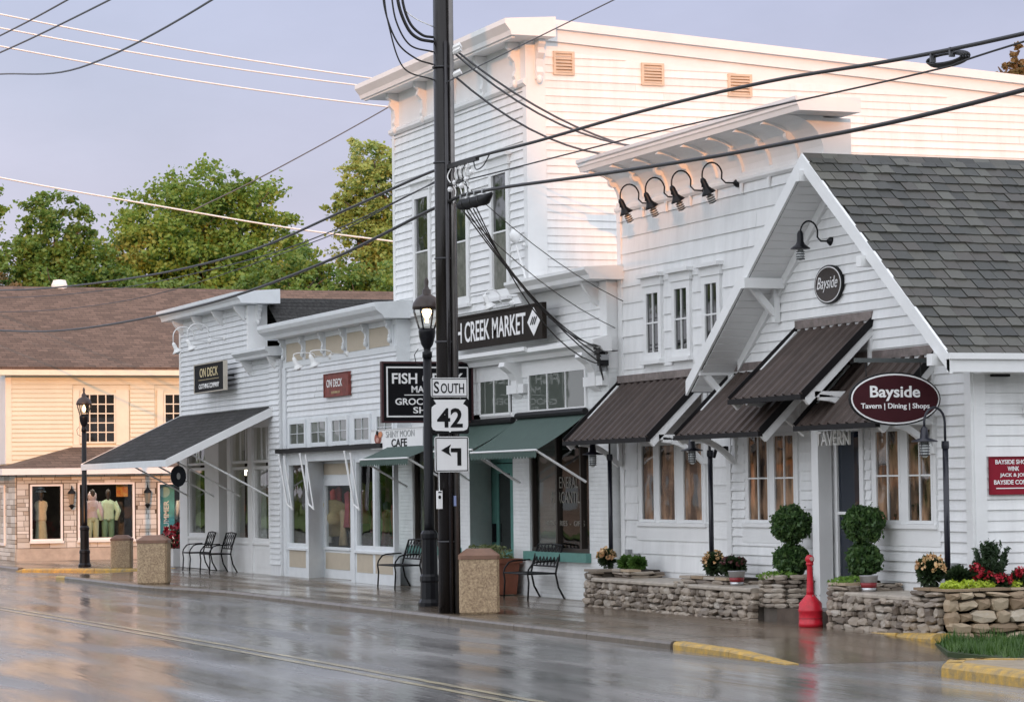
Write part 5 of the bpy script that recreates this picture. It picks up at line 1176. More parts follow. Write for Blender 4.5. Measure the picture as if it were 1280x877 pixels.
# ------------------------------------------------------------------ street lamps
def street_lamp(label, x, y, s, lit, rz=0.):
    o = thing('street_lamp', label, 'street lamp', (0, 0, 0), 'black street lamps with glass lanterns')
    mb = MB(); mb.lathe([(.20, 0), (.20, .06), (.165, .12), (.155, .40), (.17, .43), (.165, .50), (.14, .54), (.135, 1.12), (.15, 1.15), (.15, 1.22), (.11, 1.28)], 0, 0, 12); mb.build('base', BLACK, o, smooth=False)
    mb = MB(); mb.lathe([(.092, 1.26), (.088, 1.4), (.075, 4.22)], 0, 0, 10); mb.build('post', BLACK, o, smooth=True)
    mb = MB(); mb.lathe([(.085, 4.20), (.085, 4.30), (.06, 4.31), (.06, 4.36), (.10, 4.42), (.135, 4.55), (.145, 4.64), (.14, 4.70)], 0, 0, 16); mb.build('lantern_cup', BLACK, o, smooth=True)
    mb = MB(); mb.lathe([(.13, 4.705), (.17, 4.80), (.215, 4.95), (.225, 5.03)], 0, 0, 18); mb.build('lantern_glass', GLASS_L, o, smooth=True)
    for k in range(4):
        a = R(45 + 90 * k); MB().tube([(.14 * math.cos(a), .14 * math.sin(a), 4.69), (.185 * math.cos(a), .185 * math.sin(a), 4.82), (.235 * math.cos(a), .235 * math.sin(a), 4.98), (.24 * math.cos(a), .24 * math.sin(a), 5.06)], .016, 6).build('rib', BLACK, o)
    mb = MB(); mb.lathe([(.245, 5.03), (.245, 5.07), (.225, 5.14), (.17, 5.22), (.09, 5.27), (.075, 5.28), (.075, 5.36), (.05, 5.37), (.03, 5.42), (.038, 5.50), (.025, 5.55), (.005, 5.57)], 0, 0, 18)
    mb.build('lantern_roof', mat('brown_black_lantern_metal', (.03, .018, .014), .35, var=.2), o, smooth=True)
    if lit:
        mb = MB(); mb.lathe([(.03, 4.80), (.03, 4.86)], 0, 0, 8); mb.lathe([(.02, 4.86), (.06, 4.91), (.085, 4.98), (.07, 5.02), (.02, 5.03)], 0, 0, 10); mb.build('bulb', BULB, o, smooth=True)
    else:
        mb = MB(); mb.lathe([(.03, 4.80), (.06, 4.9), (.02, 5.03)], 0, 0, 8); mb.build('bulb', BULBF, o, smooth=True)
    MB().tube([(0, -.085, 4.05), (0, -.2, 4.1), (0, -.23, 4.25), (0, -.16, 4.35)], .008, 5).build('banner_hook', BLACK, o)
    o.location = (x, y, GZ); o.scale = (s, s, s); o.rotation_euler.z = rz
    return o
street_lamp('lit black street lamp with a glass lantern beside the utility pole', -43.73, 15.37, .975, True)
street_lamp('black street lamp on the far corner by the stone shop front', -72.4, 15.91, .84, False)

# ------------------------------------------------------------------ wires
def smooth_pts(pts, n=10):
    P = [Vector(p) for p in pts]; P = [2 * P[0] - P[1]] + P + [2 * P[-1] - P[-2]]; out = []
    for i in range(1, len(P) - 2):
        for k in range(n):
            t = k / n; a, b, c, d = P[i - 1], P[i], P[i + 1], P[i + 2]
            out.append(.5 * ((2 * b) + (c - a) * t + (2 * a - 5 * b + 4 * c - d) * t * t + (3 * b - a - 3 * c + d) * t ** 3))
    out.append(P[-2]); return out
CABLE = mat('black_cable', (.012, .011, .011), .4); ALU = mat('bright_aluminium_wire', (.85, .84, .82), .45, metal=0.2, var=.05); GREYC = mat('grey_wire', (.10, .10, .11), .5)
def wire(label, pts, r, m=CABLE, group=None, smooth=True, name='overhead_wire'):
    o = thing(name, label, 'wire', tuple(pts[0]), group); MB().tube(smooth_pts(pts) if smooth else pts, r, 6).build('cable', m, o, smooth=True); return o
Yw = 14.75
def yl(lst, y=Yw): return [(x, y, z) for x, z in lst]
wire('thick black cable strung along the street, the upper one at the pole', yl([(-98, 9.3), (-77.8, 7.69), (-63.2, 6.91), (-52.96, 6.66), (-46.1, 6.87), (-41.2, 7.05), (-37, 6.98), (-33.45, 6.93), (-29.68, 6.80), (-23.97, 6.48), (-12, 6.2)]), .023)
wire('thick black cable strung along the street, the lower one through the splice case', yl([(-98, 8.0), (-77.84, 6.57), (-67.5, 6.03), (-56.05, 5.85), (-47.67, 6.05), (-41.4, 6.46), (-39.4, 6.50), (-34.27, 6.23), (-29.7, 6.03), (-24, 5.92), (-12, 6.1)]), .026)
wire('thin wire between the two thick street cables', yl([(-98, 9.0), (-78, 7.5), (-64, 6.75), (-52.9, 6.50), (-46.71, 6.58), (-41.45, 6.85), (-40.35, 6.75), (-32.95, 6.60), (-26.06, 6.38), (-23.97, 6.40), (-12, 6.5)]), .011)
wire('thin wire crossing the clapboards left of the pole', yl([(-98, 8.6), (-78, 7.1), (-62, 6.40), (-48.64, 6.50), (-43.5, 6.78), (-41.2, 6.95)], 14.85), .009)
# storage loop
o = thing('cable_loop', 'black racetrack coil of spare cable hung on the upper street cable', 'cable coil', (-25.6, Yw, 6.45))
for k in range(4):
    pts = [(-25.6 + (.36 + .02 * k) * math.cos(t), Yw + .03 + .02 * k, 6.47 + (.045 + .010 * k) * math.sin(t) - .022 * math.cos(t)) for t in [2 * math.pi * i / 24 for i in range(25)]]
    MB().tube(pts, .014, 6).build('coil', CABLE, o, smooth=True)
for x in (-25.8, -25.4): MB().box(x - .015, x + .015, Yw - .02, Yw + .04, 6.46, 6.56).build('clamp', GREYC, o)
# splice case
o = thing('splice_case', 'black cable splice case hung on the lower cable beside the pole', 'splice case', (-39.7, Yw, 6.4))
mb = MB(); mb.tube([(-40.45, Yw, 6.38), (-40.35, Yw, 6.38), (-40.25, Yw, 6.38), (-39.25, Yw, 6.36), (-39.15, Yw, 6.38), (-39.0, Yw, 6.42)], [.03, .07, .085, .085, .06, .03], 12); mb.build('case', BLACKM, o, smooth=True)
for x in (-40.1, -39.75, -39.4): MB().tube([(x, Yw, 6.36), (x + .02, Yw, 6.37)], .095, 12).build('band', CABLE, o)
for x in (-40.3, -40.0, -39.7, -39.35): MB().box(x, x + .05, Yw - .03, Yw + .03, 6.46, 6.53).build('clip', GALV, o)
o = thing('pole_hardware', 'tangle of clamps, insulators and looped leads where the cables meet the pole', 'cable clamp', (-40.6, Yw, 6.7))
MB().beam((-40.95, Yw, 7.03), (-39.6, Yw + .01, 7.02), .06, .06).build('clamp_bar', CABLE, o); MB().beam((-40.95, Yw, 6.74), (-40.2, Yw, 6.76), .04, .05).build('clamp_bar', CABLE, o)
for i in range(6):
    x = -40.7 + i * .17; mb = MB(); mb.ball((x, Yw - .04 + .02 * (i % 3), 6.66 + .09 * (i % 3)), .045, 7, 4); mb.build('insulator', WSIGN, o)
for i in range(7):
    x = -40.75 + i * .13; MB().tube(smooth_pts([(x, Yw, 7.0), (x + rng.uniform(-.12, .2), Yw - .05, 6.85), (x + rng.uniform(-.1, .1), Yw + .04, 6.65), (x + .1, Yw, 6.45)], 6), .009, 5).build('lead', rng.choice([CABLE, ALU, GREYC]), o)
MB().tube(smooth_pts([(-39.75, Yw, 7.0), (-39.5, Yw - .05, 6.84), (-39.2, Yw - .05, 6.86), (-39.05, Yw, 7.02)], 6), .010, 5).build('lead', CABLE, o)
# service bundle to the tavern roof
for i, (dz, sag, end) in enumerate(((0, .25, (-41.9, 18.7, 7.50)), (-.06, .38, (-41.5, 18.7, 7.52)), (-.42, .35, (-42.5, 18.7, 7.50)))):
    a = Vector((PX + .1, PY + .12, 8.93 + dz)); b = Vector(end)
    pts = [a.lerp(b, t) - Vector((0, 0, sag * 4 * t * (1 - t))) for t in [k / 10 for k in range(11)]]
    wire(['upper', 'middle', 'lower'][i] + ' twisted service cable from the pole top to the tavern cornice', pts, .017, GREYC, 'service cables to the tavern', False)
    MB().tube([a + Vector((.02, .0, -.04)), a + Vector((.10, .12, .02))], .05, 8).build('wedge_clamp', ALU, COL.objects[-1] if False else o)
# loops up on the street side of the pole
Xl = PX - .05
for i, (pts, r, m) in enumerate((
    ([(13.78, 10.2), (13.80, 9.55), (14.0, 9.0), (14.3, 8.75), (14.6, 8.66)], .014, CABLE),
    ([(13.90, 10.2), (13.92, 9.75), (14.0, 9.3), (14.22, 8.95), (14.6, 8.86)], .014, CABLE),
    ([(14.0, 10.2), (14.03, 9.62), (14.18, 9.22), (14.36, 9.06), (14.6, 9.02)], .026, CABLE),
    ([(14.07, 10.2), (14.10, 9.66), (14.22, 9.30), (14.42, 9.12), (14.6, 9.09)], .022, CABLE),
    ([(14.05, 9.9), (14.12, 9.55), (14.3, 9.38), (14.6, 9.26)], .009, ALU), ([(13.72, 10.2), (13.78, 9.9), (13.86, 9.3), (14.1, 8.6), (14.6, 8.42)], .012, CABLE))):
    wire('looped lead hanging above the left of the pole, %s' % ['outermost of the black ones', 'second black one', 'thickest black one', 'thick inner black one', 'bright thin one', 'lowest black one'][i], [(Xl, y, z) for y, z in pts], r, m, 'looped leads at the pole top')
# drops from the splice case to the market wing
for i in range(5):
    a = Vector((-40.2 + i * .14, Yw, 6.27)); b = Vector((-43.05 + (i % 3) * .10, 18.24, 4.05 + .10 * (i % 4))); sag = .18 + .09 * i
    pts = [a.lerp(b, t) - Vector((0, 0, sag * 4 * t * (1 - t))) for t in [k / 10 for k in range(11)]]
    wire(['highest and tautest', 'second highest', 'middle', 'second lowest', 'lowest and slackest'][i] + ' of the black drop wires from the splice case to the market wing', pts, .011, CABLE, 'drop wires to the market wing', False)
for i, (a, b) in enumerate((((-40.3, Yw, 6.75), (-43.0, 18.9, 5.0)), ((-40.6, Yw, 6.45), (-43.0, 18.5, 4.65)))):
    a, b = Vector(a), Vector(b); pts = [a.lerp(b, t) - Vector((0, 0, .5 * 4 * t * (1 - t) * .4)) for t in [k / 8 for k in range(9)]]
    wire(['thin wire from the pole to the gap beside the market wing, upper', 'thin wire from the pole to the gap beside the market wing, lower'][i], pts, .007, CABLE, 'thin wires to the market wing', False)
o = thing('meter_cluster', 'cluster of weathered boxes and cable ends at the corner of the market wing', 'meter box', (-42.9, 18.2, 4.1))
for k in range(6):
    x = -43.0 + rng.uniform(-.05, .12); z = 3.95 + k * .09; MB().box(x - .06, x + .05, 18.14 - rng.uniform(0, .06), 18.26, z, z + rng.uniform(.05, .12)).build('box', rng.choice([GREYBOX, BLACKM, mat('rusty_box', (.16, .11, .08), .7)]), o)
for k in range(4): MB().tube(smooth_pts([(-43.05 + .06 * k, 18.2, 4.5), (-43.0 + .04 * k, 18.1, 4.25), (-42.95, 18.2, 3.8)], 5), .012, 5).build('lead', CABLE, o)
# far wires
Xf = -100.
def xl(pts): return [(Xf, y, z) for y, z in pts]
for i, (a, b) in enumerate((((18.99, 19.26), (33.54, 17.47)), ((18.99, 18.76), (32.84, 17.20)), ((18.99, 18.10), (32.73, 16.52)))):
    (y0, z0), (y1, z1) = a, b; k0 = -.35; k1 = 1.9
    pts = [(Xf, y0 + (y1 - y0) * t, z0 + (z1 - z0) * t + .55 * (t - .0) * (t - 1)) for t in (k0, 0, .5, 1, 1.5, k1)]
    wire(['top', 'middle', 'lowest'][i] + ' bright wire across the sky at the upper left', pts, .032, ALU, 'bright sunlit wires')
wire('bright wire passing in front of the maple crowns', xl([(14, 14.3), (18.97, 13.35), (24.84, 12.46), (29.5, 11.8), (33.88, 11.34), (40, 10.7)]), .034, ALU)
wire('thin dark wire rising past the maple to the market cornice', xl([(26, 12.3), (28.89, 13.75), (33.37, 16.24), (38, 19)]), .026, GREYC)
wire('grey wire in the top left corner, leftmost', [(-62, 10, 11.3), (-52.66, 10, 10.70), (-46.58, 10, 10.37), (-38, 10, 10.0)], .016, GREYC)
wire('grey wire in the top left corner, middle', [(-62, 10, 11.1), (-52.67, 10, 10.38), (-43.41, 10, 9.84), (-36, 10, 9.5)], .016, GREYC)
wire('grey sagging wire in the top left corner, lowest', [(-60, 10, 10.95), (-52.67, 10, 9.97), (-45.67, 10, 9.08), (-37.23, 10, 8.80), (-30, 10, 9.0)], .016, GREYC)
wire('thin grey wire rising to the top right of the market', [(PX, PY, 8.35), (-33, 14.8, 8.6), (-28, 14.8, 8.72), (-18, 14.8, 9.1)], .009, GREYC)

# ------------------------------------------------------------------ litter bins
def bin_(label, x, y, s=1., rz=0.):
    o = thing('litter_bin', label, 'litter bin', (0, 0, 0), 'square aggregate litter bins'); h = .31
    mb = MB()
    def sq(a, z, c=.04): return [(a, -a + c, z), (a, a - c, z), (a - c, a, z), (-a + c, a, z), (-a, a - c, z), (-a, -a + c, z), (-a + c, -a, z), (a - c, -a, z)]
    def stack(mb, rings):
        o_ = len(mb.v)
        for r_ in rings: mb.v += r_
        for i in range(len(rings) - 1):
            for k in range(8): mb.f.append((o_ + i * 8 + k, o_ + i * 8 + (k + 1) % 8, o_ + (i + 1) * 8 + (k + 1) % 8, o_ + (i + 1) * 8 + k))
        mb.f.append(tuple(o_ + k for k in range(7, -1, -1))); mb.f.append(tuple(o_ + (len(rings) - 1) * 8 + k for k in range(8)))
    stack(mb, [sq(h - .02, 0), sq(h, .03), sq(h, .84)]); mb.build('body', AGG, o)
    mb = MB(); stack(mb, [sq(h + .012, .842), sq(h + .012, .90), sq(h - .02, .925), sq(h * .62, .995), sq(h * .55, 1.0)]); mb.build('lid', BINLID, o)
    o.location = (x, y, GZ); o.scale = (s, s, s); o.rotation_euler.z = rz; return o
b0 = bin_('tan aggregate litter bin with brown lid at the foot of the utility pole', -40.72, 15.12, 1.0, R(-20))
c = copy_thing(b0, (-58.1, 14.25, GZ), 'aggregate litter bin on the kerb in front of the grey shop', R(-22)); c.scale = (1.02, 1.02, 1.02)
c = copy_thing(b0, (-70.35, 16.42, GZ), 'aggregate litter bin on the far corner beside the distant street lamp', R(-20)); c.scale = (.84, .84, .84)

# ------------------------------------------------------------------ metal armchairs
def chair(label, x, y, w, rz=0.):
    o = thing('metal_armchair', label, 'bench', (0, 0, 0), 'black metal armchairs outside the shops'); d = .60; r = .016; m = BLACKM
    for sx in (0, w):
        MB().tube([(sx, 0, 0), (sx, .02, .3), (sx, 0, .44), (sx, .02, .52), (sx, .10, .62), (sx, .18, .645), (sx, d - .10, .66)], r, 6).build('armrest', m, o, smooth=True)
        MB().tube([(sx, d + .08, 0), (sx, d - .03, .2), (sx, d - .08, .44), (sx, d - .04, .62), (sx, d + .06, .92)], r * 1.1, 6).build('leg', m, o, smooth=True)
    mb = MB(); mb.tube([(0, .01, .44), (w, .01, .44)], r, 6); mb.tube([(0, d - .07, .44), (w, d - .07, .44)], r, 6)
    for sx in (0, w): mb.tube([(sx, .0, .44), (sx, d - .08, .44)], r, 6)
    mb.build('seat_frame', m, o)
    for k in range(7): y0 = .04 + k * .07; MB().box(.01, w - .01, y0, y0 + .05, .436, .450).build('seat_slat', m, o)
    bk = lambda z: d - .08 + (z - .44) * .30
    mb = MB(); mb.tube([(0, bk(.92), .92), (w * .5, bk(.94), .94), (w, bk(.92), .92)], r, 6); mb.tube([(0, bk(.56), .56), (w, bk(.56), .56)], r, 6); b = mb.build('backrest', m, o)
    n = max(4, round(w / .17)); z0, z1 = .57, .92
    for k in range(n):
        a0 = w * k / n; a1 = w * (k + 1) / n
        for p, q in (((a0, z0), (a1, z1)), ((a1, z0), (a0, z1))): MB().beam((p[0], bk(p[1]), p[1]), (q[0], bk(q[1]), q[1]), .025, .010, up=(0, -1, .3)).build('lattice_bar', m, b)
    o.location = (x, y, GZ); o.rotation_euler.z = rz; return o
chair('black metal armchair outside the market display window by the stone wall', -46.15, 17.60, 1.15)
chair('black metal armchair partly hidden behind the near street lamp', -52.75, 17.45, 1.05)
chair('left of the two black metal armchairs outside the grey shop', -67.0, 17.15, .66)
chair('right of the two black metal armchairs outside the grey shop', -65.35, 17.15, .86)
# terracotta planter box with trailing plant
def leaf_mesh(name, m, pos, size, rnd_, flat=.0, aspect=.55, smooth=False):
    """many small leaf quads as one mesh"""
    n = len(pos); pos = np.asarray(pos, float); r = np.random.RandomState(rnd_)
    a = r.normal(size=(n, 3)); a[:, 2] *= (1 - flat); a /= np.linalg.norm(a, axis=1)[:, None] + 1e-9
    b = r.normal(size=(n, 3)); b -= a * (a * b).sum(1)[:, None]; b /= np.linalg.norm(b, axis=1)[:, None] + 1e-9
    s = size * r.uniform(.6, 1.3, n)[:, None]
    q = np.stack([pos - a * s, pos + b * s * aspect, pos + a * s, pos - b * s * aspect], 1).reshape(-1, 3)
    me = bpy.data.meshes.new(name); me.vertices.add(n * 4); me.vertices.foreach_set('co', q.astype(np.float32).ravel())
    me.loops.add(n * 4); me.loops.foreach_set('vertex_index', np.arange(n * 4, dtype=np.int32))
    me.polygons.add(n); me.polygons.foreach_set('loop_start', np.arange(0, n * 4, 4, dtype=np.int32)); me.polygons.foreach_set('loop_total', np.full(n, 4, dtype=np.int32))
    me.update(calc_edges=True); me.materials.append(m); return me
def leaf_mat(name, stops, scale=3.):
    if name in MATS: return MATS[name]
    m = bpy.data.materials.new(name); m.use_nodes = True; t = m.node_tree; n = t.nodes; l = t.links.new; b = n['Principled BSDF']
    b.inputs['Roughness'].default_value = .5
    tc = n.new('ShaderNodeTexCoord'); nz = n.new('ShaderNodeTexNoise'); nz.inputs['Scale'].default_value = scale; nz.inputs['Detail'].default_value = 5
    l(tc.outputs['Object'], nz.inputs['Vector']); rp = n.new('ShaderNodeValToRGB'); l(nz.outputs['Fac'], rp.inputs['Fac']); el = rp.color_ramp.elements
    while len(el) < len(stops): el.new(.5)
    for e, (p, c) in zip(el, stops): e.position = p; e.color = (*c, 1)
    l(rp.outputs['Color'], b.inputs['Base Color'])
    tr = n.new('ShaderNodeBsdfTranslucent'); l(rp.outputs['Color'], tr.inputs['Color']); mx = n.new('ShaderNodeMixShader'); mx.inputs[0].default_value = .35
    o = n['Material Output']; l(b.outputs['BSDF'], mx.inputs[1]); l(tr.outputs['BSDF'], mx.inputs[2]); l(mx.outputs['Shader'], o.inputs['Surface'])
    MATS[name] = m; return m
def leaves(parent, name, m, pos, size, seed, **k):
    org = np.array(ORI[parent.name]); me = leaf_mesh(name, m, np.asarray(pos) - org, size, seed, **k); o = bpy.data.objects.new(name, me); COL.objects.link(o); o.parent = parent; ORI[o.name] = ORI[parent.name]; return o
def blob(c, r, n, seed, sz=1., inner=.55):
    q = np.random.RandomState(seed); d = q.normal(size=(n, 3)); d /= np.linalg.norm(d, axis=1)[:, None]; k = inner + (1 - inner) * q.uniform(0, 1, n) ** .5
    wob = 1 + .07 * np.sin(d[:, 0] * 5 + seed) * np.sin(d[:, 1] * 6 + 2 * seed) + .05 * np.sin(d[:, 2] * 9 + seed); d *= (k * r * wob)[:, None]; d[:, 2] *= sz; return d + np.array(c)
o = thing('planter_box', 'square terracotta planter box with trailing green plant by the teal door', 'planter', (-47.5, 17.8, .1))
mb = MB(); mb.hexa([(-48.15, 17.55, .12), (-46.95, 17.55, .12), (-46.95, 18.15, .12), (-48.15, 18.15, .12)], [(-48.22, 17.48, .72), (-46.9, 17.48, .72), (-46.9, 18.2, .72), (-48.22, 18.2, .72)]); mb.build('box', TERRA, o)
mb = MB(); mb.hexa([(-48.26, 17.44, .68), (-46.86, 17.44, .68), (-46.86, 18.24, .68), (-48.26, 18.24, .68)], [(-48.26, 17.44, .76), (-46.86, 17.44, .76), (-46.86, 18.24, .76), (-48.26, 18.24, .76)]); mb.build('rim', TERRA, o)
LG = leaf_mat('mixed_planter_leaf', [(.3, (.10, .13, .05)), (.6, (.20, .24, .10)), (.75, (.30, .26, .16))], 8)
leaves(o, 'foliage', LG, np.concatenate([blob((-48.0 + i * .3, 17.85, .82), .28, 260, 40 + i, .7) for i in range(4)]), .035, 3)

# ------------------------------------------------------------------ smokers' post
o = thing('smokers_post', 'red plastic cigarette receptacle with a tall neck by the tavern step', 'cigarette receptacle', (-34.1, 17.45, .1))
mb = MB(); mb.lathe([(.165, .10), (.165, .16), (.16, .165), (.16, .30), (.168, .31), (.168, .335), (.16, .345), (.155, .42), (.07, .52), (.05, .545)], -34.1, 17.45, 22); mb.build('base', REDP, o, smooth=True)
mb = MB(); mb.lathe([(.055, .545), (.050, .58), (.036, .95), (.04, .965)], -34.1, 17.45, 14); mb.build('neck', REDP, o, smooth=True)
mb = MB(); mb.lathe([(.044, .93), (.050, .94), (.050, .965), (.042, .975)], -34.1, 17.45, 14); mb.build('neck_ring', REDP, o, smooth=True)
mb = MB(); mb.lathe([(.1625, .215), (.166, .22), (.1625, .225)], -34.1, 17.45, 22); mb.build('seam', mat('dull_red_seam', (.30, .01, .02), .5), o)
for k in range(3): MB().box(-33.945 + .004 * k, -33.93 + .004 * k, 17.40 + k * .05, 17.412 + k * .05, .52, .535).build('bolt', GALV, o)
mb = MB(); mb.ball((-34.1, 17.45, 1.015), .062, 14, 8); hd = mb.build('head', REDP, o, smooth=True)
mb = MB(); mb.lathe([(.028, 0), (.028, .01)], 0, 0, 12); mb.v = [(-34.1 + .056 + z, 17.45 + a, 1.02 + b) for a, b, z in mb.v]; mb.build('opening', mat('pale_opening', (.5, .35, .33), .5), hd)

# ------------------------------------------------------------------ stone planters
def stone_variants(m, k=10):
    """split fieldstones: uneven outline, a broken front face with a few facets"""
    out = []
    for i in range(k):
        q = random.Random(100 + i); n = 8; v = []
        cor = [(-.5, -.5), (-.1, -.5), (.5, -.5), (.5, -.05), (.5, .5), (.05, .5), (-.5, .5), (-.5, .05)]
        ring = []
        for j, (c, e) in enumerate(cor):
            k_ = .80 if j % 2 == 0 else 1.0
            ring.append((c * (k_ + q.uniform(-.16, .12)), e * (k_ + q.uniform(-.20, .14))))
        for d, s in ((-.5, 1.), (.22, 1.0), (.42, .86)):
            for j in range(n): v.append((d + (q.uniform(-.12, .14) if d > 0 else 0), ring[j][0] * s, ring[j][1] * s))
        v.append((.5 + q.uniform(-.05, .1), q.uniform(-.15, .15), q.uniform(-.15, .15)))
        f = [(a_ * n + j, a_ * n + (j + 1) % n, (a_ + 1) * n + (j + 1) % n, (a_ + 1) * n + j) for a_ in range(2) for j in range(n)] + [(2 * n + j, 2 * n + (j + 1) % n, 3 * n) for j in range(n)]
        mb = MB(); mb.v = v; mb.f = f; out.append(mb.mesh('stone_%d' % i, m))
    return out
SV = stone_variants(STONE); SV2 = stone_variants(STONE2)
def rubble(parent, p0, p1, z0, z1, sv, hs=(.06, .13), ws=(.10, .27), normal=None, depth=.11):
    """stones laid in uneven courses from p0 to p1 (plan points); faces away from 'normal' side"""
    p0, p1 = Vector((*p0, 0)), Vector((*p1, 0)); L0 = (p1 - p0).length; d = (p1 - p0) / L0; n = Vector((d.y, -d.x, 0)); rz = math.atan2(n.y, n.x); z = z0
    while z < z1 - .03:
        h = min(rng.uniform(*hs), z1 - z); u = -rng.uniform(0, .06)
        while u < L0:
            w = rng.uniform(*ws) * (1.25 if z < z0 + .15 else 1); a, b = max(u, 0), min(u + w, L0); u += w
            if b - a < .05: continue
            big = h * rng.choice([.7, .9, 1.0, 1.05, 1.15, 1.3])
            c = p0 + d * ((a + b) / 2) + n * (rng.uniform(-.012, .03)); dz = rng.uniform(-.01, .01)
            inst('stone', rng.choice(sv), parent, (c.x, c.y, z + h / 2 + dz), (rng.uniform(-.14, .14), rng.uniform(-.08, .08), rz + rng.uniform(-.08, .08)), (depth, (b - a) * 1.10, min(big, h * 1.25) * 1.06))
        z += h
pa = thing('stone_planter', 'long low fieldstone planter wall with wet ledge seats in front of the tavern', 'stone wall', (-39, 17.5, .1))
MB().box(-42.18, -36.0, 17.56, 18.40, .06, .46).build('core', MORTAR, pa); MB().box(-42.16, -41.8, 17.66, 18.40, .46, .655).build('core', MORTAR, pa); MB().box(-41.8, -41.12, 17.93, 18.40, .46, .655).build('core', MORTAR, pa); MB().box(-39.0, -37.38, 17.87, 18.40, .46, .62).build('core', MORTAR, pa)
rubble(pa, (-42.22, 17.54), (-35.95, 17.54), .07, .50, SV, (.055, .13)); rubble(pa, (-42.22, 18.42), (-42.22, 17.52), .07, .66, SV)
rubble(pa, (-42.2, 17.60), (-41.75, 17.60), .48, .66, SV, (.05, .09), (.12, .3)); rubble(pa, (-41.75, 17.86), (-41.1, 17.86), .56, .67, SV, (.05, .06), (.25, .4)); rubble(pa, (-41.1, 17.86), (-41.1, 18.42), .56, .67, SV, (.05, .06), (.2, .4)); rubble(pa, (-37.36, 17.80), (-37.36, 18.42), .56, .64, SV, (.05, .06), (.2, .4))
rubble(pa, (-38.75, 17.58), (-38.2, 17.58), .46, .60, SV, (.05, .09)); rubble(pa, (-39.0, 17.80), (-37.36, 17.80), .56, .64, SV, (.06, .08), (.3, .5))
for x0, x1, z in ((-41.85, -38.62, .50), (-38.12, -35.98, .50)):
    n = 3; 
    for k in range(n):
        a = x0 + (x1 - x0) * k / n; b = x0 + (x1 - x0) * (k + 1) / n - .008; mb = MB()
        pprism(mb, Plane('Y', 18.42), [(0, z), (.93, z), (.955, z + .015), (.955, z + .045), (.93, z + .065), (0, z + .068)], a, b); mb.build('ledge_slab', LEDGE, pa)
for x0, x1, y0, z in ((-42.25, -41.72, 17.52, .655), (-41.75, -41.08, 17.80, .665), (-39.02, -37.34, 17.74, .63)):
    n = max(1, round((x1 - x0) / .42))
    for k in range(n):
        a = x0 + (x1 - x0) * k / n; b = x0 + (x1 - x0) * (k + 1) / n - .012; e = rng.uniform(-.012, .012)
        MB().hexa([(a, y0 + e, z), (b, y0 + e * .4, z), (b, 18.02, z), (a, 18.02, z)], [(a + .01, y0 + e, z + .04), (b - .01, y0 + e, z + .036), (b - .01, 18.02, z + .034), (a + .01, 18.02, z + .038)]).build('cap_stone', STONE2 if k % 2 else STONE, pa)
MB().box(-42.1, -41.2, 18.03, 18.4, .6, .685).build('soil', SOIL, pa); MB().box(-38.95, -37.45, 18.03, 18.4, .56, .65).build('soil', SOIL, pa)
# round pier beside the step
pr_ = thing('round_stone_planter', 'rounded fieldstone planter carrying the left topiary beside the tavern step', 'stone planter', (-35.75, 18.02, .1))
mb = MB(); mb.lathe([(.40, .1), (.40, .68)], -35.75, 18.0, 16); mb.build('core', MORTAR, pr_)
z = .30
while z < .70:
    h = rng.uniform(.05, .085)
    for k in range(9):
        a = R(150 + k * 27 + rng.uniform(-6, 6)) ; c = (-35.75 + .41 * math.cos(a), 18.0 + .41 * math.sin(a))
        inst('stone', rng.choice(SV), pr_, (c[0], c[1], z + h / 2), (0, rng.uniform(-.05, .05), a), (.10, rng.uniform(.18, .25), h * 1.05))
    z += h
mb = MB(); mb.lathe([(.36, .68), (.36, .72)], -35.75, 18.0, 14); mb.build('soil', SOIL, pr_)
pb = thing('corner_stone_planter', 'fieldstone planter with golden corner stones at the right end of the tavern', 'stone wall', (-32, 17.5, .1))
MB().box(-33.68, -30.66, 17.60, 18.40, .06, .50).build('core', MORTAR, pb); MB().box(-33.68, -33.32, 17.62, 18.40, .5, .66).build('core', MORTAR, pb); MB().box(-31.35, -30.66, 17.60, 22, .06, .66).build('core', MORTAR, pb)
rubble(pb, (-33.74, 17.56), (-30.72, 17.56), .07, .54, SV, (.06, .13)); rubble(pb, (-33.74, 18.3), (-33.74, 17.56), .07, .70, SV)
rubble(pb, (-33.74, 17.56), (-33.28, 17.56), .54, .69, SV, (.05, .08), (.14, .3)); rubble(pb, (-33.28, 17.58), (-33.28, 18.4), .58, .69, SV, (.05, .07), (.14, .3)); rubble(pb, (-31.38, 18.4), (-31.38, 17.58), .58, .69, SV, (.05, .07), (.14, .3)); rubble(pb, (-31.45, 17.56), (-30.72, 17.56), .54, .69, SV, (.05, .09), (.14, .3))
rubble(pb, (-30.62, 17.56), (-30.62, 20.2), .07, .66, SV2, (.07, .17), (.16, .38), depth=.13)
pprism_b = MB()
for k in range(2):
    a = -33.25 + .92 * k; mb = MB(); pprism(mb, Plane('Y', 18.42), [(0, .53), (.88, .53), (.905, .545), (.905, .575), (.88, .595), (0, .598)], a, a + .912); mb.build('ledge_slab', LEDGE, pb)
for a, b, y in ((-33.76, -33.52, 17.54), (-33.51, -33.27, 17.55), (-31.42, -31.0, 17.54)): MB().box(a, b - .01, y, 18.0, .675, .71).build('cap_stone', STONE2, pb)
for k in range(6): MB().box(-31.0, -30.56, 17.55 + k * .45, 17.99 + k * .45, .675, .70 + .008 * (k % 2)).build('cap_stone', STONE2, pb)
MB().box(-31.3, -30.95, 18.0, 21, .66, .71).build('soil', SOIL, pb); MB().box(-33.6, -33.34, 18.0, 18.4, .66, .69).build('soil', SOIL, pb)

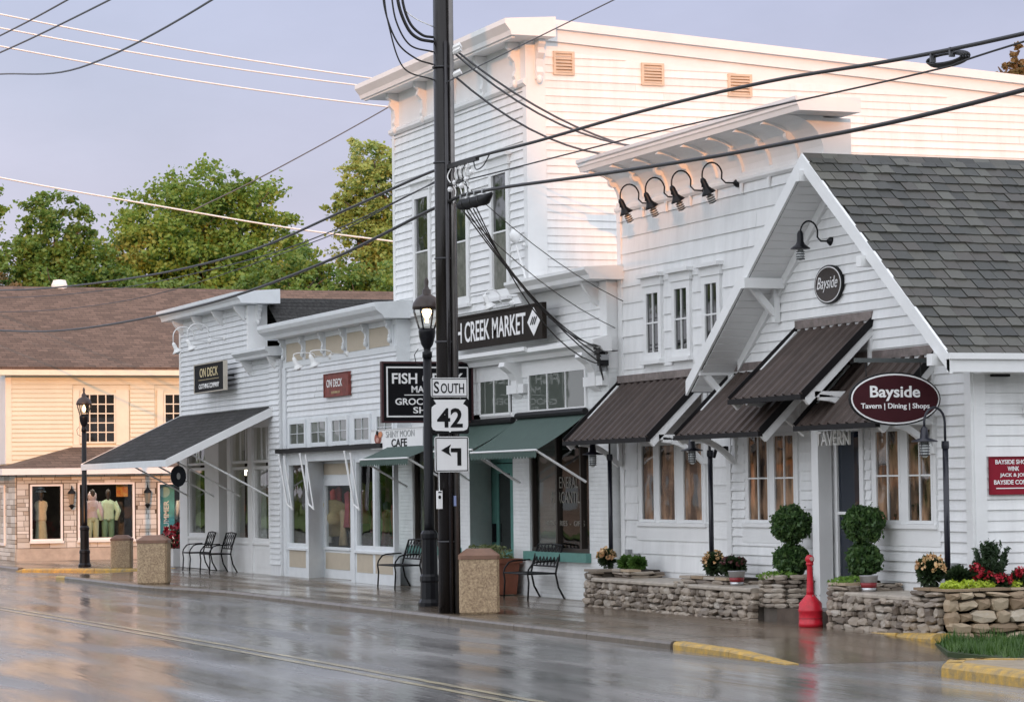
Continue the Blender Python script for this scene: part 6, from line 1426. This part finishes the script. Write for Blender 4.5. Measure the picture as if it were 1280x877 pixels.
# ------------------------------------------------------------------ plants, buckets
BOX = leaf_mat('boxwood_leaf', [(.3, (.022, .055, .018)), (.5, (.06, .13, .035)), (.70, (.15, .24, .075))], 14)
def topiary(label, x, y, z0, zs):
    o = thing('topiary', label, 'topiary', (x, y, z0), 'two ball topiaries by the tavern door')
    MB().tube([(x, y, z0), (x + .01, y, z0 + .5), (x, y, z0 + .9)], .022, 7).build('stem', mat('bark_stem', (.12, .08, .05), .8), o)
    for i, (zc, r) in enumerate(zs):
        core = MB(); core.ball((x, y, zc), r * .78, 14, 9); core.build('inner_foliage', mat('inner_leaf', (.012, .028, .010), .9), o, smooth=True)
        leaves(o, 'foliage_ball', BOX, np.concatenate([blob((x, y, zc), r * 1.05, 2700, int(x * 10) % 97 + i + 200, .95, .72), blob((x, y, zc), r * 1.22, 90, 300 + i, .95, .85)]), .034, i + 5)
    leaves(o, 'groundcover', leaf_mat('bright_trailing_leaf', [(.3, (.10, .22, .03)), (.7, (.22, .38, .06))], 9), blob((x + .05, y - .25, z0 + .04), .30, 320, 9, .25), .030, 8)
    return o
topiary('two ball topiary on the rounded planter, left of the red cigarette receptacle', -35.80, 18.03, .70, [(.955, .235), (1.46, .265)])
topiary('two ball topiary right of the porch post, above the silver bucket', -33.66, 18.05, .68, [(1.0, .225), (1.48, .26)])
def flower_clump(name, label, c, r, n, petal, leafm, seed, sz=.92, petal_n=60, psize=.035, group=None, tall=.0):
    o = thing(name, label, 'flowers', c, group); cc = (c[0], c[1], c[2] + r * sz)
    leaves(o, 'foliage', leafm, blob(cc, r, int(n * 1.7), seed, sz, .05), .035, seed)
    if petal is not None:
        q = np.random.RandomState(seed + 1); d = q.normal(size=(petal_n, 3)); d[:, 2] = abs(d[:, 2]) * .9 + .05; d /= np.linalg.norm(d, axis=1)[:, None]; d *= r * 1.02; d[:, 2] *= sz * (1 + tall)
        ctr = d + np.array(cc); allp = np.concatenate([ctr + q.normal(size=ctr.shape) * psize * .55 for _ in range(6)]); leaves(o, 'petals', petal, allp, psize, seed + 2, aspect=.8)
    return o
DKL = leaf_mat('dark_shrub_leaf', [(.3, (.018, .035, .014)), (.7, (.05, .085, .03))], 9)
MIDL = leaf_mat('mid_green_leaf', [(.3, (.05, .12, .025)), (.7, (.13, .24, .05))], 9)
LIME = leaf_mat('lime_leaf', [(.3, (.36, .48, .03)), (.7, (.55, .66, .08))], 9)
YPET = mat('pale_yellow_petal', (.70, .52, .26), .6, col2=(.55, .30, .16), scale=9); RPET = mat('crimson_petal', (.42, .012, .03), .5, var=.35, scale=12)
flower_clump('flower_clump', 'small yellow and bronze flower clump at the left end of the long planter', (-42.32, 17.95, .70), .15, 380, YPET, DKL, 11, 1.05, 34, .028)
flower_clump('green_clump', 'bright green leafy clump beside the leftmost lamp post', (-41.72, 18.05, .68), .15, 700, None, MIDL, 12, .75)
flower_clump('green_clump', 'bright green leafy clump at the corner of the tavern wall', (-41.42, 18.1, .68), .15, 700, None, MIDL, 14, .75)
flower_clump('flower_clump', 'small yellow and bronze flower clump in the middle raised planter', (-38.3, 18.0, .66), .17, 480, YPET, DKL, 15, 1.1, 44, .026)
flower_clump('dark_clump', 'dark bronze leafy clump beside the middle lamp post', (-37.65, 18.0, .66), .19, 800, mat('bronze_leaf', (.10, .03, .03), .6), DKL, 16, .85, 20, .03)
flower_clump('flower_clump', 'pale yellow flower clump in front of the right hand lamp post', (-31.35, 17.75, .70), .19, 560, YPET, DKL, 17, 1.1, 40, .026)
flower_clump('dark_clump', 'low dark green clump right of the right hand lamp post', (-31.15, 18.05, .70), .17, 600, None, DKL, 18, .8)
for i, (y, lbl) in enumerate(((18.05, 'lime green groundcover below the yellow flowers'), (18.95, 'lime green groundcover at the right edge of the planter'))):
    o = thing('groundcover_clump', lbl, 'plant', (-30.9, y, .7), 'lime groundcover clumps'); leaves(o, 'foliage', LIME, np.concatenate([blob((-30.92, y + d, .72), .15, 420, 60 + i * 7 + k, .55) for k, d in enumerate((-.24, 0, .22))]), .028, 70 + i)
for i, (x, y, z, r, lbl) in enumerate(((-30.95, 18.32, .76, .12, 'crimson flowers at the left of the yew shrub'), (-30.88, 18.52, .74, .10, 'crimson flowers in front of the yew shrub'), (-30.9, 18.78, .76, .13, 'crimson flowers just right of the yew shrub'), (-30.95, 19.08, .80, .16, 'crimson flowers at the right edge of the planter'), (-31.0, 18.22, .9, .07, 'tall single crimson bloom by the white corner board'))):
    flower_clump('red_flowers', lbl, (x, y, z - r * .6), r, 260, RPET, DKL, 80 + i, .9, 24, .026, 'crimson flowers in the corner planter')
o = thing('yew_shrub', 'upright dark green yew shrub in the corner planter against the white wall', 'shrub', (-31.1, 18.48, .7))
MB().tube([(-31.1, 18.48, .68), (-31.1, 18.48, 1.0)], .025, 6).build('stem', mat('bark_stem', (.12, .08, .05)), o)
pos = []
q = np.random.RandomState(5)
for k in range(90):
    a = q.uniform(0, 6.28); r0 = q.uniform(0, .17); tip = np.array((-31.1 + r0 * 1.5 * math.cos(a), 18.48 + r0 * 1.5 * math.sin(a), 1.02 + q.uniform(.0, .30) - r0 * .3)); base = np.array((-31.1 + r0 * .5 * math.cos(a), 18.48 + r0 * .5 * math.sin(a), .74))
    t = q.uniform(.12, 1, 70)[:, None]; pos.append(base + (tip - base) * t + q.normal(size=(70, 3)) * .018 * (1.3 - t))
leaves(o, 'foliage', leaf_mat('yew_leaf', [(.3, (.02, .045, .018)), (.7, (.05, .09, .035))], 9), np.concatenate(pos), .032, 6, aspect=.35)
for lbl, x, y, z in (('galvanised bucket with a red band beside the dark clump on the left ledge', -37.12, 17.8, .568), ('galvanised bucket with a red band under the right topiary', -33.12, 17.82, .60)):
    s = 1.0; o = thing('metal_bucket', lbl, 'bucket', (x, y, z), 'galvanised buckets on the ledges')
    mb = MB(); mb.lathe([(.095, z), (.10, z + .05)], x, y, 18); mb.lathe([(.112, z + .115), (.125, z + .20), (.131, z + .205), (.131, z + .212), (.118, z + .212), (.105, z + .14)], x, y, 18); mb.build('body', GALV, o, smooth=True)
    mb = MB(); mb.lathe([(.1005, z + .0495), (.1125, z + .1155)], x, y, 18); mb.build('band', mat('dark_red_band', (.22, .015, .02), .4), o, smooth=True)
# lamp posts in the planters
def crook(label, x, y, arc=True):
    o = thing('crook_lamp_post', label, 'lamp post', (x, y, .6), 'dark crook lamp posts in front of the tavern'); NB = mat('navy_black_post', (.012, .013, .022), .3)
    MB().tube([(x, y, .45), (x, y, 2.52)], .038, 10).build('post', NB, o, smooth=True); mb = MB(); mb.lathe([(.048, 2.46), (.052, 2.50), (.048, 2.56)], x, y, 12); mb.build('collar', NB, o)
    pts = [(x, y, 2.5), (x, y, 2.78)] + [(x, y - .15 + .15 * math.cos(t), 2.80 + .19 * math.sin(t)) for t in [math.pi * k / 10 for k in range(11)]] + [(x, y - .30, 2.74)]
    MB().tube(pts, .017, 7).build('crook', NB, o, smooth=True)
    z = 2.55; mb = MB(); mb.lathe([(.02, z + .20), (.045, z + .17), (.06, z + .05), (.17, z + .012), (.17, z), (.06, z + .01)], x, y - .30, 18); mb.build('shade', NB, o, smooth=True)
    mb = MB(); mb.lathe([(.055, z + .0), (.06, z - .08), (.05, z - .17), (.02, z - .2)], x, y - .30, 10); mb.build('jar', LANT, o, smooth=True)
    mb = MB()
    for k in range(5): mb.lathe([(.062, z - .02 - .035 * k), (.069, z - .026 - .035 * k), (.062, z - .032 - .035 * k)], x, y - .30, 10)
    for k in range(4): a = R(90 * k + 20); mb.tube([(x + .064 * math.cos(a), y - .30 + .064 * math.sin(a), z), (x + .05 * math.cos(a), y - .30 + .05 * math.sin(a), z - .18)], .005, 4)
    mb.build('wire_guard', NB, o); return o
crook('slim dark crook lamp post at the left end of the long planter', -42.38, 18.05); crook('slim dark crook lamp post in the middle raised planter', -38.5, 18.05); crook('slim dark crook lamp post behind the oval hanging sign', -31.43, 18.05)
# flower box of red geraniums by the stone shop
o = thing('flower_planter', 'white planter with crimson flowers beside the grey shop corner', 'planter', (-71.2, 18.2, .1)); MB().box(-71.6, -70.9, 17.9, 18.4, .1, .55).build('box', WHITE, o)
leaves(o, 'petals', RPET, blob((-71.3, 18.1, .85), .42, 300, 33, .9), .06, 34, aspect=.8); leaves(o, 'foliage', DKL, blob((-71.3, 18.1, .75), .36, 300, 35, .9), .06, 36)

# grass strip
gpts = []; q = np.random.RandomState(3)
N = 6500; x = q.uniform(-30.4, -27.2, N); y = q.uniform(16.3, 19.5, N); ok = (y > 16.45 + np.clip((-28.6 - x), 0, 9) * .45) & (x > -30.5); ok &= ~((x < -30.56))
x, y = x[ok], y[ok]; n = len(x); h = q.uniform(.05, .15, n) * (1 + .55 * np.sin(x * 5.1 + 1.3 * np.sin(y * 6.2)) * np.sin(y * 4.3)); a = q.uniform(0, 6.28, n); lean = q.uniform(.02, .09, n); wv = .011
b0 = np.stack([x - wv * np.sin(a), y + wv * np.cos(a), np.full(n, .06)], 1); b1 = np.stack([x + wv * np.sin(a), y - wv * np.cos(a), np.full(n, .06)], 1); tp = np.stack([x + lean * np.cos(a), y + lean * np.sin(a), .06 + h], 1)
mb = MB(); vs = np.stack([b0, b1, tp], 1).reshape(-1, 3).tolist(); me = bpy.data.meshes.new('grass'); me.from_pydata(vs, [], [(3 * i, 3 * i + 1, 3 * i + 2) for i in range(n)])
me.materials.append(leaf_mat('grass_blade', [(.25, (.03, .075, .015)), (.5, (.06, .13, .025)), (.75, (.12, .20, .05))], 3.)); o = bpy.data.objects.new('grass', me); COL.objects.link(o); o['kind'] = 'stuff'; ORI[o.name] = Vector((0, 0, 0))
struct(MB().prism([(-30.45, 17.5, .07), (-30.3, 17.2, .07), (-28.6, 16.4, .07), (-27.2, 16.4, .07), (-27.2, 19.6, .07), (-30.45, 19.6, .07)], (0, 0, -.2)).build('turf_bed', mat('turf_soil', (.03, .05, .015), .9)))

# ------------------------------------------------------------------ trees
BARK = mat('grey_brown_bark', (.13, .10, .075), .9, var=.4, scale=6, bump=.6, bscale=14)
MAPLE = leaf_mat('maple_leaf', [(.22, (.065, .13, .026)), (.40, (.14, .245, .045)), (.58, (.235, .35, .065)), (.70, (.37, .36, .10)), (.84, (.40, .28, .12))], .28)
MAPLE2 = leaf_mat('deep_maple_leaf', [(.25, (.06, .125, .028)), (.5, (.13, .23, .046)), (.75, (.235, .35, .07))], .3)
WILLOW = leaf_mat('yellow_green_leaf', [(.25, (.17, .26, .06)), (.5, (.31, .41, .11)), (.75, (.47, .53, .20))], .3)
def tree(name, label, x, y, h, blobs, nleaf, size, m, seed, trunk_r=.3, group='trees behind the shops', gaps=.0):
    """blobs: (dx, dy, z, r, squash) masses of foliage; each is built from clumps of leaf sized faces"""
    o = thing(name, label, 'tree', (x, y, 0), group); q = np.random.RandomState(seed)
    tk = MB(); zt = min(b[2] for b in blobs); tk.tube([(x, y, -.3), (x + .1, y, zt * .5), (x, y + .1, zt), (x, y, (zt + h) * .5)], [trunk_r * 1.2, trunk_r, trunk_r * .75, trunk_r * .3], 9); t = tk.build('trunk', BARK, o)
    lm = MB()
    for (dx, dy, z, r, s) in blobs:
        lm.tube([(x, y, zt * .7 + (z - zt) * .3), (x + dx * .5, y + dy * .5, zt * .5 + z * .45), (x + dx, y + dy, z)], [trunk_r * .5, trunk_r * .3, .03], 6)
        for k in range(4):
            a = q.uniform(0, 6.28); e = q.uniform(-.2, .8); lm.tube([(x + dx * .7, y + dy * .7, z - r * .3), (x + dx + math.cos(a) * r * .8, y + dy + math.sin(a) * r * .8, z + e * r * .8)], [.07, .015], 5)
    lm.build('limbs', BARK, o)
    tot = sum(b[3] ** 2 for b in blobs); pos = []
    for (dx, dy, z, r, s) in blobs:
        n = int(nleaf * r * r / tot); nc = max(8, int(n / 60)); d = q.normal(size=(nc, 3)); d /= np.linalg.norm(d, axis=1)[:, None]
        k = (.30 + .76 * q.uniform(0, 1, nc) ** .6); c = d * (k * r)[:, None]; c[:, 2] *= s; c += np.array((x + dx, y + dy, z)); c = c[q.uniform(0, 1, nc) > gaps]
        per = n // nc; cr = r * .15 * q.uniform(.6, 1.5, len(c)); off = q.normal(size=(len(c), per, 3)) * cr[:, None, None] * .6; off[:, :, 2] *= .65; pos.append((c[:, None, :] + off).reshape(-1, 3))
    leaves(o, 'crown', m, np.concatenate(pos), size, seed + 1, flat=.4, aspect=.7); return o
tree('maple_tree', 'broad maple with browning top leaves, tallest of the trees behind the brown roof', -112, 29.5, 15.7, [(0, -.6, 12.9, 2.7, .95), (0, 1.7, 13.0, 2.3, .9), (1, -2.3, 11.3, 2.3, .9), (1, .3, 10.4, 2.8, .8), (0, 3.1, 11.3, 2.0, .9), (2, -2.5, 9.3, 2.2, .8), (2, 2.6, 9.4, 2.2, .8)], 60000, .10, MAPLE, 21, .4)
tree('maple_tree', 'rounded green maple left of the tall maple, above the roof vent', -108, 22.6, 13.6, [(0, 0, 12.0, 1.5, 1.1), (0, -.8, 10.6, 1.7, .9), (0, 1.0, 10.3, 1.7, .9), (1, 0, 9.2, 2.2, .8), (1, -1.6, 8.9, 1.3, .8)], 34000, .095, MAPLE2, 22, .3)
tree('maple_tree', 'dark green lower tree between the tall maple and the market', -104, 31.8, 11.5, [(0, -.8, 9.9, 1.7, .9), (0, 1.0, 9.4, 1.6, .9), (1, 2.4, 9.3, 1.7, .9), (1, 4.0, 9.0, 1.6, .9), (1, 0, 8.3, 2.0, .8), (0, -2.3, 8.8, 1.6, .8)], 30000, .09, MAPLE2, 23, .3, gaps=.12)
tree('poplar_tree', 'loose yellow green tree standing against the left edge of the market', -112, 37.8, 17.2, [(0, -.8, 15.3, 1.3, 1.4), (0, .5, 14.2, 1.7, 1.2), (0, -1.0, 12.6, 1.6, 1.1), (0, .6, 11.6, 2.0, 1.0), (1, -.3, 9.8, 2.2, .9), (0, -2.0, 13.9, .8, 1.1)], 46000, .085, WILLOW, 24, .3, gaps=.0)
tree('maple_tree', 'edge of a green tree at the far left of the sky', -112, 19.9, 14.7, [(0, 0, 13.3, 1.45, .9), (0, -.6, 11.2, 1.7, .9)], 14000, .095, MAPLE, 25, .25)
tree('maple_tree', 'low rust tinted shrubby tree at the far left above the brown roof', -106, 19.3, 10.4, [(0, 0, 9.4, 1.4, .9), (0, .5, 8.4, 1.4, .9)], 10000, .085, leaf_mat('rust_leaf', [(.3, (.12, .11, .04)), (.7, (.24, .16, .07))], .4), 26, .2)
tree('maple_tree', 'low green tree filling the gap under the tall maple', -100, 25.6, 9.8, [(0, -1.5, 8.6, 1.5, .8), (0, .6, 8.5, 1.6, .8), (0, 2.8, 8.4, 1.5, .8), (0, 4.8, 8.3, 1.5, .8)], 22000, .09, MAPLE2, 27, .25)
CONI = leaf_mat('autumn_conifer_leaf', [(.3, (.10, .13, .05)), (.7, (.30, .20, .09))], .5)
for i, (yy, hh, lbl) in enumerate(((52.0, 17.5, 'taller of the two conifer tips above the right end of the market roof'), (51.45, 16.75, 'shorter, rustier of the conifer tips above the market roof'))):
    tree('conifer_tree', lbl, -85, yy, hh, [(0, 0, hh - .4, .30, 1.8), (0, 0, hh - 1.0, .48, 1.5), (0, 0, hh - 1.8, .7, 1.4), (0, 0, hh - 3.0, 1.0, 1.3), (0, 0, hh - 4.6, 1.3, 1.3)], 12000, .08, CONI, 30 + i, .15, 'conifers behind the market')
# trees and a cottage across the street, seen in the shop windows
for i, (x, y, hh) in enumerate(((-80, -19, 19), (-98, -20, 20), (-118, -20, 23), (-138, -17, 22), (-158, -19, 25), (-180, -17, 22), (-203, -20, 22), (-228, -18, 20))):
    tree('street_tree', ['first', 'second', 'third', 'fourth', 'fifth', 'sixth', 'seventh', 'eighth'][i] + ' broad green tree along the opposite side of the street from the near end', x, y, hh, [(0, 0, hh - 4, 4.2, .8), (3, 1, hh - 9, 4.6, .8), (-3.4, -1, hh - 9.5, 4.4, .8), (0, 0, hh - 13, 4.4, .8), (-5.5, 3, 2.2, 3.2, .7), (0, 3.5, 2.4, 3.2, .7), (5.5, 3, 2.2, 3.2, .7)], 7000, .36, MAPLE2 if i % 2 else MAPLE, 50 + i, .4, 'trees across the street')
ct = thing('brown_cottage', 'low brown shingled cottage across the street', 'building', (-104, -9, 0))
MB().box(-116, -94, -16, -8, 0, 3.1).build('walls', mat('rose_brown_siding', (.62, .40, .30), .8, var=.35, scale=2.5, stretch=(1, 1, 4)), ct); MB().prism([(-117, -7.4, 3.1), (-117, -16.6, 3.1), (-117, -12, 5.6)], (24, 0, 0)).build('roof', mat('cottage_roof', (.20, .14, .10), .8, var=.4, scale=3), ct)
for x in (-113, -109.5, -106, -101, -97): MB().box(x - .6, x + .6, -8.02, -7.96, 1.1, 2.3).build('window', WHITE, ct)
mb = MB(); mb.add([(-300, -6, .02), (-60, -6, .02), (-60, -13, .35), (-300, -13, .35), (-60, -40, .6), (-300, -40, .6)], [(0, 1, 2, 3), (3, 2, 4, 5)])
struct(mb.build('grass_bank', mat('sunlit_lawn', (.16, .24, .05), .9, var=.35, scale=.6)))
# unseen bluff towards the setting sun, its top shaped to shade the shop fronts
vs = []; fs = []; q = random.Random(4); ys = [-120 + .5 * i for i in range(380)]; n = len(ys) - 1
SL = math.tan(R(SUN_AZ))
def crest(y):
    def st(a, b, t): t = min(1, max(0, (t - a) / (b - a))); return t * t * (3 - 2 * t)
    h = 17.0 + 10.2 * st(-45.5, -44.2, y) - 6.8 * st(-33.15, -32.5, y) + 1.8 * st(-30.6, -29.8, y)  # added rise shades the shop fronts, the dip leaves the side wall sunlit
    return h
for y in ys:
    for dx, hz in ((-18, 0), (-12, .45), (-6, .85), (0, 1.0), (8, .9), (30, .8)):
        vs.append((62 + dx, y, (crest(y + SL * dx) * hz + q.uniform(-.2, .2)) if hz else -.5))
for i in range(n):
    for j in range(5): a = i * 6 + j; fs.append((a, a + 1, a + 7, a + 6))
mb = MB(); mb.add(vs, fs); struct(mb.build('shading_hill', mat('shading_hill_green', (.05, .07, .03), .95, var=.5, scale=.4)))
